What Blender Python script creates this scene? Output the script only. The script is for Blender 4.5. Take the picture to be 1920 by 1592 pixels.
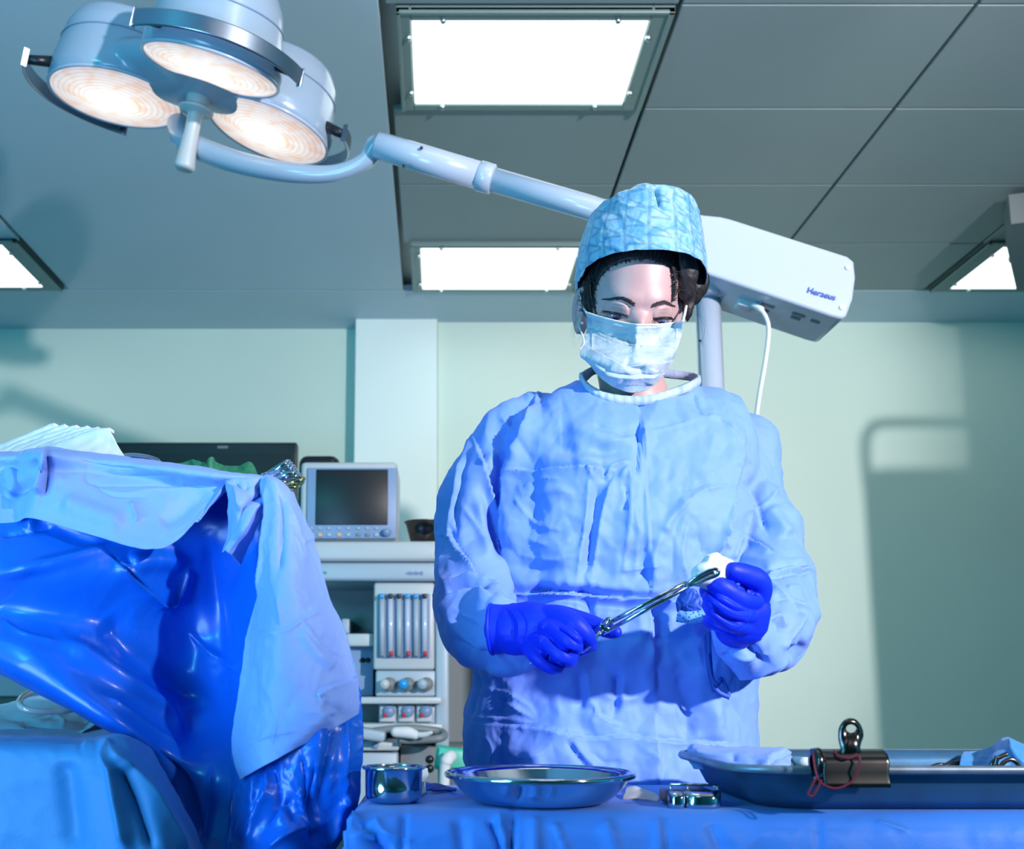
import bpy, bmesh, math, random
import numpy as np
from mathutils import Vector, Matrix
from mathutils.bvhtree import BVHTree

for o in list(bpy.data.objects): bpy.data.objects.remove(o)
SC = bpy.context.scene
COL = SC.collection
random.seed(7); RNG = np.random.default_rng(7)

# ---------------------------------------------------------------- camera
W, H, F = 1920.0, 1592.0, 1930.0
CAMZ = 1.0; PITCH = math.atan(298.0/F); VX = 820.0; VY = 992.0   # pitch, principal point (the lens is shifted)
CP, SP = math.cos(PITCH), math.sin(PITCH)
cd = bpy.data.cameras.new('camera'); cam = bpy.data.objects.new('camera', cd); COL.objects.link(cam)
cam.location = (0, 0, CAMZ); cam.rotation_euler = (math.pi/2 + PITCH, 0, 0)
cd.sensor_width = 36; cd.sensor_fit = 'HORIZONTAL'; cd.lens = 36*F/W; cd.shift_x = (W/2 - VX)/W; cd.shift_y = (VY - H/2)/W
cd.clip_start = .05; cd.clip_end = 60
cd.dof.use_dof = True; cd.dof.focus_distance = 1.38; cd.dof.aperture_fstop = 7.5
SC.camera = cam

# ---------------------------------------------------------------- world, lights, exposure
wd = bpy.data.worlds.new('world'); SC.world = wd; wd.use_nodes = True
bg = wd.node_tree.nodes['Background']; bg.inputs[0].default_value = (.012, .40, .60, 1); bg.inputs[1].default_value = .60
_w = wd.node_tree; _tc = _w.nodes.new('ShaderNodeTexCoord'); _sp = _w.nodes.new('ShaderNodeSeparateXYZ'); _w.links.new(_tc.outputs['Generated'], _sp.inputs[0])
_m = _w.nodes.new('ShaderNodeMath'); _m.operation = 'MULTIPLY'; _w.links.new(_sp.outputs[0], _m.inputs[0]); _w.links.new(_sp.outputs[0], _m.inputs[1])
_a = _w.nodes.new('ShaderNodeMath'); _a.operation = 'MULTIPLY_ADD'; _w.links.new(_m.outputs[0], _a.inputs[0]); _a.inputs[1].default_value = 1.15; _a.inputs[2].default_value = .07; _w.links.new(_a.outputs[0], bg.inputs[1])   # world light shaped: bright to both sides, dim behind the camera for dark steel reflections
SC.view_settings.view_transform = 'Standard'; SC.view_settings.look = 'None'
SC.view_settings.exposure = 0.0; SC.view_settings.gamma = 1.0

def lamp(name, kind, loc, target, power, color, **kw):
    l = bpy.data.lights.new(name, kind); l.energy = power; l.color = color
    for k, v in kw.items(): setattr(l, k, v)
    o = bpy.data.objects.new(name, l); COL.objects.link(o); o.location = loc
    o.rotation_euler = (Vector(target) - Vector(loc)).to_track_quat('-Z', 'Y').to_euler()
    return o
# flash head on the right of the camera, the source of the sharp shadows
lamp('key_flash', 'SPOT', (2.05, -.85, 1.98), (2.05-.423*3, -.85+.906*3, 1.98+.10), 780, (1, .95, .97), spot_size=math.radians(68), spot_blend=.42, shadow_soft_size=.05)
# cyan fill lamp added at the left of the camera to tint the shade
lamp('left_fill', 'AREA', (-1.9, -.9, 2.1), (-.3, 3.0, 1.2), 27, (.10, .85, 1.0), shape='DISK', size=.5)
# fill spot added behind the person, lifts the shade on the far wall
lamp('wall_fill', 'SPOT', (1.4, 2.45, 2.86), (1.7, 5.2, 1.4), 85, (1, .97, .88), spot_size=math.radians(105), spot_blend=.9, shadow_soft_size=.35)
# blue spill on the ceiling from the lit drapes
lamp('ceiling_bounce', 'AREA', (-1.1, .1, .9), (-.9, 3.0, 2.9), 34, (.25, .58, 1.0), shape='DISK', size=.8)

# ---------------------------------------------------------------- maths helpers
def P(px, py, Y):
    a = (px - VX)/F; b = (VY - py)/F
    d = CP - b*SP; k = Y/d
    return Vector((a*k, Y, CAMZ + (SP + b*CP)*k))
def ray(px, py):
    a = (px - VX)/F; b = (VY - py)/F
    return Vector((a, CP - b*SP, SP + b*CP)).normalized()
CAM = Vector((0, 0, CAMZ))
def proj(V):
    V = np.asarray(V, float); dz = V[..., 2] - CAMZ
    zc = V[..., 1]*CP + dz*SP
    return VX + F*V[..., 0]/zc, VY - F*(-V[..., 1]*SP + dz*CP)/zc
def PZ(px, py, z):
    r = ray(px, py); k = (z - CAMZ)/r.z
    return CAM + r*k

def cr(pts, n):
    """Catmull-Rom through pts, n samples"""
    A = np.array([list(p) for p in pts], float); m = len(A)
    if m == 2:
        t = np.linspace(0, 1, n)[:, None]; return A[0]*(1-t) + A[1]*t
    E = np.vstack([2*A[0]-A[1], A, 2*A[-1]-A[-2]])
    s = np.linspace(0, m-1-1e-9, n); i = s.astype(int); t = (s-i)[:, None]
    p0, p1, p2, p3 = E[i], E[i+1], E[i+2], E[i+3]
    return .5*((2*p1) + (-p0+p2)*t + (2*p0-5*p1+4*p2-p3)*t**2 + (-p0+3*p1-3*p2+p3)*t**3)

_perm = RNG.permutation(256); _perm = np.concatenate([_perm, _perm, _perm])
_g = RNG.normal(size=(256, 3)); _g /= np.linalg.norm(_g, axis=1)[:, None]
def pn(p):
    p = np.asarray(p, float); i = np.floor(p).astype(int); f = p - i; i &= 255
    u = f*f*f*(f*(f*6-15)+10); r = 0
    for dx in (0, 1):
        for dy in (0, 1):
            for dz in (0, 1):
                h = _perm[_perm[_perm[i[..., 0]+dx] + i[..., 1]+dy] + i[..., 2]+dz]
                g = _g[h]
                d = g[..., 0]*(f[..., 0]-dx) + g[..., 1]*(f[..., 1]-dy) + g[..., 2]*(f[..., 2]-dz)
                w = (u[..., 0] if dx else 1-u[..., 0])*(u[..., 1] if dy else 1-u[..., 1])*(u[..., 2] if dz else 1-u[..., 2])
                r = r + d*w
    return r
def crumple(V, s, oct=3, warp=.6, off=0.):
    """sharp-ridged folded-cloth noise"""
    q = V/s + off
    q = q + warp*np.stack([pn(q*.7+9.1), pn(q*.7+33.7), pn(q*.7+71.3)], -1)
    r = 0; a = 1
    for k in range(oct):
        r = r + a*(.35 - np.abs(pn(q))*1.6); q = q*1.9 + 17.3; a *= .5
    return r
def facet(u, v, s, seed=0):
    """piecewise-flat folded sheet: linear interpolation on a warped triangle lattice"""
    q = np.stack([u, v, np.zeros_like(u)+seed], -1)/s
    u = q[..., 0]+.7*pn(q*.8+5.3); v = q[..., 1]+.7*pn(q*.8+41.7)
    k = (u+v)*.366; a = u+k; b = v+k; i = np.floor(a).astype(int); j = np.floor(b).astype(int); fu = a-i; fv = b-j
    h = lambda x, y: _perm[_perm[(x+seed) & 255] + (y & 255)]/127.5-1
    h00, h11, h10, h01 = h(i, j), h(i+1, j+1), h(i+1, j), h(i, j+1)
    return np.where(fu > fv, h00*(1-fu)+h10*(fu-fv)+h11*fv, h00*(1-fv)+h01*(fv-fu)+h11*fu)
def smoothstep(a, b, x):
    t = np.clip((x-a)/(b-a), 0, 1); return t*t*(3-2*t)

def strokes(px, py, L):
    """sum of crease strokes; each (kind, width_px, amp_m, [(x,y)...])"""
    out = np.zeros_like(px)
    for kind, w, a, pts in L:
        C = cr(pts, max(2, 6*(len(pts)-1)+1)) if len(pts) > 2 else np.array(pts, float)
        best = np.full(px.shape, 1e9); sg = np.zeros(px.shape); tt = np.zeros(px.shape)
        lo = C.min(0)-5*w; hi = C.max(0)+5*w
        idx = np.where((px > lo[0]) & (px < hi[0]) & (py > lo[1]) & (py < hi[1]))
        if len(idx[0]) == 0: continue
        x = px[idx]; y = py[idx]; bb = np.full(x.shape, 1e9); ss = np.zeros(x.shape); tq = np.zeros(x.shape)
        n = len(C)-1
        for k in range(n):
            ax, ay = C[k]; bx, by = C[k+1]; ex, ey = bx-ax, by-ay; l2 = ex*ex+ey*ey+1e-9
            t = np.clip(((x-ax)*ex+(y-ay)*ey)/l2, 0, 1)
            dx = x-(ax+t*ex); dy = y-(ay+t*ey); d = np.hypot(dx, dy)
            m = d < bb; bb[m] = d[m]; ss[m] = np.sign(ex*dy-ey*dx)[m]; tq[m] = ((k+t)/n)[m]
        end = smoothstep(0, .18, tq)*smoothstep(0, .18, 1-tq)*.85+.15
        if kind == 'r': v = np.exp(-bb/w)
        elif kind == 'v': v = -np.exp(-bb/w)
        elif kind == 'g': v = np.exp(-(bb/w)**2)
        elif kind == 'h': v = -np.exp(-(bb/w)**2)
        elif kind == 's':                       # fold lying over: up on the left-hand side of the stroke, cut sharply on the other
            v = np.where(ss < 0, np.exp(-bb/(2.6*w)), -.7*np.exp(-bb/(.8*w)))
            v = v*np.clip(bb/1.5, .0, 1)
        out[idx] += a*v*end
    return out

# ---------------------------------------------------------------- object helpers
ORG = {}
def tag(o, label=None, cat=None, group=None, kind=None):
    if label: o['label'] = label
    if cat: o['category'] = cat
    if group: o['group'] = group
    if kind: o['kind'] = kind
    return o
def thing(name, label, cat, loc, group=None):
    o = bpy.data.objects.new(name, None); COL.objects.link(o); o.location = loc; o.empty_display_size = .05
    ORG[o.name] = Vector(loc); return tag(o, label, cat, group)
def obj(name, g, mat, parent=None, loc=None, smooth=True, mats=None, mi=None):
    V, Fc = (g.v, g.f) if isinstance(g, G) else g
    V = np.array(V, float).reshape(-1, 3)
    org = ORG[parent.name] if parent else Vector(loc if loc is not None else V.mean(0))
    V = V - np.array(org)
    me = bpy.data.meshes.new(name); me.from_pydata(V.tolist(), [], [tuple(f) for f in (Fc.tolist() if hasattr(Fc, 'tolist') else Fc)]); me.update()
    o = bpy.data.objects.new(name, me); COL.objects.link(o)
    if smooth: me.polygons.foreach_set('use_smooth', [True]*len(me.polygons))
    for m in (mats or [mat]): me.materials.append(m)
    if mi is not None: me.polygons.foreach_set('material_index', mi)
    if parent: o.parent = parent
    else: o.location = org
    ORG[o.name] = org
    return o
def sharp(o, ang=35):
    me = o.data; bm = bmesh.new(); bm.from_mesh(me); a = math.radians(ang)
    for e in bm.edges:
        if len(e.link_faces) == 2 and e.calc_face_angle(0) > a: e.smooth = False
    bm.to_mesh(me); bm.free(); return o
def solid(o, t, off=0):
    m = o.modifiers.new('solidify', 'SOLIDIFY'); m.thickness = t; m.offset = off; return o
def struct(o): o['kind'] = 'structure'; return o
def copy_of(o, loc=None, rot=None, label=None, group=None):
    c = o.copy(); COL.objects.link(c)
    for ch in o.children:
        d = ch.copy(); COL.objects.link(d); d.parent = c
        for g in ch.children:
            e = g.copy(); COL.objects.link(e); e.parent = d
    if loc is not None: c.location = loc
    if rot is not None: c.rotation_euler = rot
    if label: c['label'] = label
    if group: c['group'] = group
    return c

class G:
    def __init__(s): s.v = []; s.f = []
    def add(s, V, Fc):
        b = len(s.v); s.v += [tuple(map(float, p)) for p in V]; s.f += [tuple(int(i)+b for i in f) for f in Fc]; return s
    def box(s, c, size, rot=None, bev=.0, seg=2):
        bm = bmesh.new(); bmesh.ops.create_cube(bm, size=1)
        for v in bm.verts: v.co = Vector((v.co.x*size[0], v.co.y*size[1], v.co.z*size[2]))
        if bev > 0: bmesh.ops.bevel(bm, geom=bm.edges[:], offset=bev, segments=seg, affect='EDGES', profile=.5)
        M = rot.to_matrix() if hasattr(rot, 'to_matrix') else (rot if rot is not None else Matrix.Identity(3))
        bm.verts.index_update()
        s.add([M @ v.co + Vector(c) for v in bm.verts], [[v.index for v in f.verts] for f in bm.faces]); bm.free(); return s
    def box2(s, p, q, bev=0.):
        p = Vector(p); q = Vector(q); return s.box((p+q)/2, [abs(a) for a in (q-p)], bev=bev)
    def tube(s, pts, r, n=12, cap=True, flat=None, closed=False, N=None):
        pts = [Vector(p) for p in pts]; m = len(pts)
        R = list(r) if hasattr(r, '__len__') else [r]*m
        T = []
        for i in range(m):
            a = pts[(i-1) % m] if closed else pts[max(i-1, 0)]; b = pts[(i+1) % m] if closed else pts[min(i+1, m-1)]
            d = b-a; T.append(d.normalized() if d.length > 1e-9 else Vector((0, 0, 1)))
        u = N.copy() if N is not None else (Vector((0, 1, 0)) if abs(T[0].y) < .9 else Vector((1, 0, 0)))
        V = []
        for i in range(m):
            u = (u - T[i]*u.dot(T[i])); u = u.normalized() if u.length > 1e-6 else T[i].orthogonal().normalized()
            w = T[i].cross(u)
            k = flat if flat else 1.
            for j in range(n):
                a = 2*math.pi*j/n
                V.append(pts[i] + (u*math.cos(a)*k + w*math.sin(a))*R[i])
        Fc = []
        for i in range(m if closed else m-1):
            for j in range(n):
                i2 = (i+1) % m; Fc.append((i*n+j, i*n+(j+1) % n, i2*n+(j+1) % n, i2*n+j))
        if cap and not closed:
            Fc.append(tuple(range(n-1, -1, -1))); Fc.append(tuple((m-1)*n+j for j in range(n)))
        return s.add(V, Fc)
    def caps(s, pts, r, n=16, k=10, flat=None, N=None):
        """round-ended tapered tube through control points"""
        C = cr([tuple(p)+(ri,) for p, ri in zip(pts, r)], k*(len(pts)-1)+1)
        c = [Vector(x[:3]) for x in C]; R = [x[3] for x in C]
        t0 = (c[0]-c[1]).normalized(); t1 = (c[-1]-c[-2]).normalized()
        A = []; B = []
        for q in range(1, 6):
            a = q/5.01*math.pi/2
            A.insert(0, (c[0]+t0*R[0]*math.sin(a), R[0]*math.cos(a))); B.append((c[-1]+t1*R[-1]*math.sin(a), R[-1]*math.cos(a)))
        return s.tube([x[0] for x in A]+c+[x[0] for x in B], [x[1] for x in A]+R+[x[1] for x in B], n, True, flat, N=N)
    def lathe(s, prof, c, ax=(0, 0, 1), n=48, sx=1., xdir=None, capend=False):
        ax = Vector(ax).normalized(); u = Vector(xdir) if xdir is not None else ax.orthogonal(); u = (u-ax*u.dot(ax)).normalized(); w = ax.cross(u)
        V = []; c = Vector(c)
        for (r, z) in prof:
            for j in range(n):
                a = 2*math.pi*j/n; V.append(c + ax*z + (u*math.cos(a)*sx + w*math.sin(a))*r)
        Fc = [(i*n+j, i*n+(j+1) % n, (i+1)*n+(j+1) % n, (i+1)*n+j) for i in range(len(prof)-1) for j in range(n)]
        if capend: Fc += [tuple(range(n-1, -1, -1)), tuple((len(prof)-1)*n+j for j in range(n))]
        return s.add(V, Fc)
    def grid(s, A, closeu=False):
        A = np.asarray(A, float); m, n = A.shape[:2]
        Fc = [(i*n+j, i*n+(j+1) % n, (i+1)*n+(j+1) % n, (i+1)*n+j) for i in range(m-1) for j in range(n if closeu else n-1)]
        return s.add(A.reshape(-1, 3), Fc)
    def prism(s, poly, fr, d):
        """poly points as 3-D world points (front), extruded by vector d"""
        n = len(poly); V = [Vector(p) for p in poly]; V += [p+Vector(d) for p in V]
        Fc = [tuple(range(n)), tuple(range(2*n-1, n-1, -1))]+[(i, i+n, (i+1) % n+n, (i+1) % n) for i in range(n)]
        return s.add(V, Fc)

def net(rows, nu, nv):
    """control net rows x cols of (px,py,Y) or Vector -> dense array nu x nv x 3 by Catmull-Rom"""
    R = [cr([tuple(c) for c in r], nv) for r in rows]
    R = np.array(R); out = np.empty((nu, nv, 3))
    for j in range(nv): out[:, j] = cr(R[:, j], nu)
    return out
def netP(rows, nu, nv):
    A = net(rows, nu, nv)
    a = (A[..., 0]-VX)/F; b = (VY-A[..., 1])/F; k = A[..., 2]/(CP-b*SP)
    return np.stack([a*k, A[..., 2], CAMZ+(SP+b*CP)*k], -1), A[..., 0], A[..., 1]
def gnormals(A):
    du = np.gradient(A, axis=0); dv = np.gradient(A, axis=1); n = np.cross(dv, du); n /= np.linalg.norm(n, axis=-1, keepdims=True)+1e-12
    f = np.sign((n*(np.array(CAM)-A)).sum(-1, keepdims=True)); f[f == 0] = 1
    return n*f
def tonp(g):
    me = bpy.data.meshes.new('t'); me.from_pydata(g.v, [], g.f); me.update(); return me
def remesh(g, vox, smooth=3, lam=.5):
    me = tonp(g); o = bpy.data.objects.new('t', me); COL.objects.link(o)
    m = o.modifiers.new('r', 'REMESH'); m.mode = 'VOXEL'; m.voxel_size = vox; m.adaptivity = 0
    ev = o.evaluated_get(bpy.context.evaluated_depsgraph_get()); e = ev.to_mesh()
    V, Fc = mesh_np(e); ev.to_mesh_clear(); bpy.data.objects.remove(o); bpy.data.meshes.remove(me)
    return lap(V, Fc, smooth, lam), Fc
def mesh_np(e):
    V = np.empty(len(e.vertices)*3); e.vertices.foreach_get('co', V)
    return V.reshape(-1, 3), [tuple(p.vertices) for p in e.polygons]
def lap(V, Fc, it, lam=.5):
    E = set()
    Q = np.array([f for f in Fc if len(f) == 4]); T = np.array([f for f in Fc if len(f) == 3])
    ed = []
    if len(Q): ed += [Q[:, [0, 1]], Q[:, [1, 2]], Q[:, [2, 3]], Q[:, [3, 0]]]
    if len(T): ed += [T[:, [0, 1]], T[:, [1, 2]], T[:, [2, 0]]]
    ed = np.concatenate(ed); a = np.concatenate([ed[:, 0], ed[:, 1]]); b = np.concatenate([ed[:, 1], ed[:, 0]])
    cnt = np.bincount(a, minlength=len(V)).astype(float); cnt[cnt == 0] = 1
    for _ in range(it):
        S = np.stack([np.bincount(a, V[b, k], len(V)) for k in range(3)], -1)/cnt[:, None]
        V = V + lam*(S-V)
    return V
def vnorm(V, Fc):
    Q = [f for f in Fc if len(f) == 4]; T = [f for f in Fc if len(f) == 3]
    N = np.zeros_like(V)
    for A in (np.array(Q), np.array(T)):
        if len(A) == 0: continue
        n = np.cross(V[A[:, 1]]-V[A[:, 0]], V[A[:, 2]]-V[A[:, 0]])
        if A.shape[1] == 4: n = n+np.cross(V[A[:, 2]]-V[A[:, 0]], V[A[:, 3]]-V[A[:, 0]])
        for k in range(A.shape[1]):
            for c in range(3): N[:, c] += np.bincount(A[:, k], n[:, c], len(V))
    return N/(np.linalg.norm(N, axis=1)[:, None]+1e-12)

# ---------------------------------------------------------------- materials
def mat(name, col, rough=.5, metal=0., bump=0., bscale=200., noise=0., nscale=5., spec=.5, sheen=0., emis=None, es=0., trans=0., coat=0., sub=0., col2=None, alpha=1., stretch=None, bdist=.002, tl=0.):
    m = bpy.data.materials.new(name); m.use_nodes = True; nt = m.node_tree; b = nt.nodes['Principled BSDF']
    b.inputs['Base Color'].default_value = (*col, 1); b.inputs['Roughness'].default_value = rough; b.inputs['Metallic'].default_value = metal
    b.inputs['Specular IOR Level'].default_value = spec
    if sheen: b.inputs['Sheen Weight'].default_value = sheen; b.inputs['Sheen Roughness'].default_value = .5
    if trans: b.inputs['Transmission Weight'].default_value = trans
    if coat: b.inputs['Coat Weight'].default_value = coat; b.inputs['Coat Roughness'].default_value = .15
    if emis: b.inputs['Emission Color'].default_value = (*emis, 1); b.inputs['Emission Strength'].default_value = es
    if sub: b.inputs['Subsurface Weight'].default_value = sub; b.inputs['Subsurface Radius'].default_value = (.012, .005, .003)
    if alpha < 1: b.inputs['Alpha'].default_value = alpha
    tc = nt.nodes.new('ShaderNodeTexCoord'); mp = nt.nodes.new('ShaderNodeMapping'); nt.links.new(tc.outputs['Object'], mp.inputs[0])
    if stretch: mp.inputs['Scale'].default_value = stretch
    # every material gets a gentle procedural variation
    nz = nt.nodes.new('ShaderNodeTexNoise'); nz.inputs['Scale'].default_value = nscale; nz.inputs['Detail'].default_value = 4
    nt.links.new(mp.outputs[0], nz.inputs[0])
    mx = nt.nodes.new('ShaderNodeMix'); mx.data_type = 'RGBA'
    c2 = col2 or tuple(c*.85 for c in col)
    mx.inputs[6].default_value = (*col, 1); mx.inputs[7].default_value = (*c2, 1)
    mr = nt.nodes.new('ShaderNodeMapRange'); mr.inputs[1].default_value = .4; mr.inputs[2].default_value = .7; mr.inputs[3].default_value = 0; mr.inputs[4].default_value = noise if noise else .15
    nt.links.new(nz.outputs[0], mr.inputs[0]); nt.links.new(mr.outputs[0], mx.inputs[0]); nt.links.new(mx.outputs[2], b.inputs['Base Color'])
    if bump:
        n2 = nt.nodes.new('ShaderNodeTexNoise'); n2.inputs['Scale'].default_value = bscale; n2.inputs['Detail'].default_value = 5
        nt.links.new(mp.outputs[0], n2.inputs[0]); bp = nt.nodes.new('ShaderNodeBump'); bp.inputs['Strength'].default_value = bump; bp.inputs['Distance'].default_value = bdist
        nt.links.new(n2.outputs[0], bp.inputs['Height']); nt.links.new(bp.outputs[0], b.inputs['Normal'])
    if tl:
        t = nt.nodes.new('ShaderNodeBsdfTranslucent'); nt.links.new(mx.outputs[2], t.inputs[0]); ms = nt.nodes.new('ShaderNodeMixShader'); ms.inputs[0].default_value = tl
        out = nt.nodes['Material Output']; nt.links.new(b.outputs[0], ms.inputs[1]); nt.links.new(t.outputs[0], ms.inputs[2]); nt.links.new(ms.outputs[0], out.inputs[0])
    return m
M = {}
M['wall'] = mat('mint_wall_paint', (.66, .80, .71), .38, noise=.25, nscale=1.2, spec=.5)
M['wall2'] = mat('pale_wall_paint', (.86, .97, .93), .35, noise=.2, nscale=1.2)
M['ceil'] = mat('grey_ceiling_panel', (.26, .32, .33), .5, noise=.3, nscale=2, bump=.05, bscale=300)
M['ceilw'] = mat('ceiling_board', (.50, .64, .72), .55, noise=.25, nscale=1.5)
M['dark'] = mat('dark_gap', (.03, .045, .05), .7)
M['floor'] = mat('vinyl_floor', (.18, .24, .25), .4, noise=.4, nscale=8)
M['frame'] = mat('fixture_frame', (.22, .30, .29), .45, metal=.3, noise=.2)
M['diff'] = mat('light_diffuser', (.9, .9, .9), .4, emis=(.93, 1, .97), es=2.0)
M['screw'] = mat('screw_metal', (.6, .62, .6), .3, metal=1)
M['white'] = mat('white_enamel', (.42, .48, .60), .22, coat=.3, noise=.1, nscale=3)
M['lampw'] = mat('lamp_housing_white', (.30, .39, .50), .25, coat=.3, noise=.15, nscale=4)
M['offw'] = mat('ivory_plastic', (.42, .46, .48), .4, noise=.2, nscale=6)
M['pale'] = mat('pale_grey_plastic', (.32, .40, .47), .4, noise=.2, nscale=6)
M['bluegrey'] = mat('blue_grey_plastic', (.17, .26, .42), .4, noise=.2)
M['black'] = mat('black_plastic', (.006, .009, .014), .35)
M['screen'] = mat('dark_screen_glass', (.006, .010, .014), .38, spec=.4)
M['steel'] = mat('polished_steel', (.55, .60, .66), .10, metal=1, noise=.2, nscale=10)
M['brushed'] = mat('brushed_steel', (.36, .42, .52), .28, metal=1, noise=.4, nscale=30, stretch=(1, 8, 8))
M['tray'] = mat('worn_aluminium_tray', (.035, .12, .24), .45, metal=.5, noise=.6, nscale=14, col2=(.035, .06, .09), bump=.15, bscale=90)
M['worn'] = mat('worn_bare_rim', (.20, .26, .34), .4, metal=.5, noise=.8, nscale=25, col2=(.08, .11, .15))
M['gold'] = mat('gold_plated_handle', (.62, .48, .22), .15, metal=1)
M['gown'] = mat('gown_blue_nonwoven', (.155, .285, .86), .6, spec=.25, sheen=.08, noise=.25, nscale=9, col2=(.125, .245, .80), bump=.35, bscale=900, bdist=.0006, tl=.06)
M['lilac'] = mat('absorbent_drape_lilac', (.205, .345, .80), .6, sheen=.10, noise=.3, nscale=7, col2=(.17, .30, .76), bump=.3, bscale=420, bdist=.0012, tl=.05)
M['plastic'] = mat('blue_plastic_film', (.002, .11, .62), .34, spec=.45, coat=.12, noise=.5, nscale=4, col2=(.002, .085, .52), bump=.12, bscale=30, bdist=.003)
M['drape'] = mat('blue_table_drape', (.045, .22, .78), .6, sheen=.1, noise=.35, nscale=6, col2=(.03, .18, .72), bump=.3, bscale=500, bdist=.0008)
M['drape2'] = mat('cyan_blue_drape', (.03, .19, .46), .6, sheen=.1, noise=.35, nscale=5, col2=(.02, .16, .44), bump=.25, bscale=300, bdist=.001)
M['paleblue'] = mat('pale_blue_sheet', (.24, .42, .56), .6, noise=.25, bump=.2, bscale=200)
M['glove'] = mat('nitrile_glove_blue', (.002, .022, .66), .52, spec=.25, noise=.25, nscale=20, col2=(.002, .012, .50), bump=.12, bscale=160, bdist=.002)
M['gauze'] = mat('white_gauze', (.60, .62, .64), .8, noise=.25, nscale=60, bump=.4, bscale=700, bdist=.0006)
M['skin'] = mat('skin', (.43, .275, .28), .45, noise=.4, nscale=22, col2=(.39, .21, .215), sub=.12, bump=.12, bscale=500, bdist=.0006)
M['hair'] = mat('dark_brown_hair', (.011, .008, .010), .5, noise=.5, nscale=40, col2=(.022, .014, .016), bump=.5, bscale=120, stretch=(1, 1, .2))
M['lash'] = mat('dark_lash', (.006, .004, .006), .6)
M['brow'] = mat('eyebrow_hair', (.05, .03, .035), .7)
M['band'] = mat('white_rib_binding', (.34, .42, .62), .7, noise=.3, nscale=80, bump=.5, bscale=150)
M['green'] = mat('green_plastic', (.02, .36, .25), .4, noise=.3)
M['greend'] = mat('dark_green_cloth', (.006, .12, .06), .6, noise=.3)
M['red'] = mat('red_knob', (.45, .03, .06), .4)
M['blueknob'] = mat('blue_knob', (.02, .28, .62), .3)
M['orange'] = mat('orange_button', (.7, .38, .12), .5)
M['grey'] = mat('mid_grey_plastic', (.16, .19, .20), .5, noise=.3)
M['wood'] = mat('brown_board', (.16, .085, .03), .6, noise=.4, nscale=12)
M['rubber'] = mat('translucent_hose', (.42, .36, .40), .12, coat=.8, noise=.3, nscale=30)
M['text'] = mat('blue_print', (.01, .08, .45), .5)
M['tealtext'] = mat('teal_print', (.02, .25, .28), .5)
M['thread'] = mat('crimson_thread', (.17, .006, .03), .6)
M['bronze'] = mat('dark_spring_steel', (.10, .09, .09), .22, metal=1, noise=.5, nscale=20, col2=(.22, .18, .16))
M['tie'] = mat('navy_tie_ribbon', (.004, .05, .38), .6)
# ================================================================ ROOM
ZC = 2.9
def tilefield():
    g = G(); xs = [-.152 + .835*i for i in range(0, 7)]; ys = [1.587+.525*i for i in range(-5, 7)]
    gap = .012
    def plate(x0, x1, y0, y1, z=ZC): g.box2((x0+gap/2, y0+gap/2*.5, z), (x1-gap/2, y1-gap/2*.5, z+.02), bev=.003)
    for i in range(len(xs)-1):
        for j in range(len(ys)-1):
            cx = (xs[i]+xs[i+1])/2; cy = (ys[j]+ys[j+1])/2
            if (i in (0, 3)) and (abs(cy-2.8995) < .1 or (i == 0 and (abs(cy-1.3245) < .1 or abs(cy+.2505) < .1)) or abs(cy-4.4745) < .1): continue
            plate(xs[i], xs[i+1], ys[j], ys[j+1])
    return g
struct(obj('ceiling', G().box2((-4.5, -3, ZC+.06), (4.8, 5.6, ZC+.10)).add(tilefield().v, tilefield().f), M['ceil'], loc=(0, 2, ZC), smooth=False))
g = G(); g.box2((-1.775, -2.2, ZC-.001), (-.166, 4.735, ZC+.03), bev=.002); g.box2((-4.5, -2.2, ZC-.001), (-2.72, 4.735, ZC+.03)); g.box2((-2.72, -2.2, ZC-.001), (-1.795, 4.18, ZC+.03), bev=.002); g.box2((-4.5, 4.745, ZC-.001), (4.8, 5.6, ZC+.03), bev=.002)
struct(obj('trim_1', g, M['ceilw'], loc=(-1, 2, ZC), smooth=False))
struct(obj('floor', G().box2((-4.5, -3, -.05), (4.8, 5.6, 0)), M['floor'], loc=(0, 2, 0), smooth=False))
struct(obj('wall_left', G().box2((-4.5, 5.28, 0), (-.42, 5.45, ZC)), M['wall'], loc=(-2, 5.32, 0), smooth=False))
struct(obj('wall_centre', G().box2((-.425, 5.13, 0), (0, 5.45, ZC), bev=.004), M['wall2'], loc=(-.2, 5.2, 0), smooth=False))
g = G(); g.box2((.002, 5.18, 0), (2.46, 5.45, ZC)); g.box2((2.4602, 5.18, 0), (4.8, 5.45, ZC))
struct(obj('wall_right', g, M['wall'], loc=(2, 5.3, 0), smooth=False))
struct(obj('baseboard_back', G().box2((-4.5, 5.11, 0), (4.8, 5.3, .1), bev=.005), M['frame'], loc=(0, 5.2, 0), smooth=False))

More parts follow.
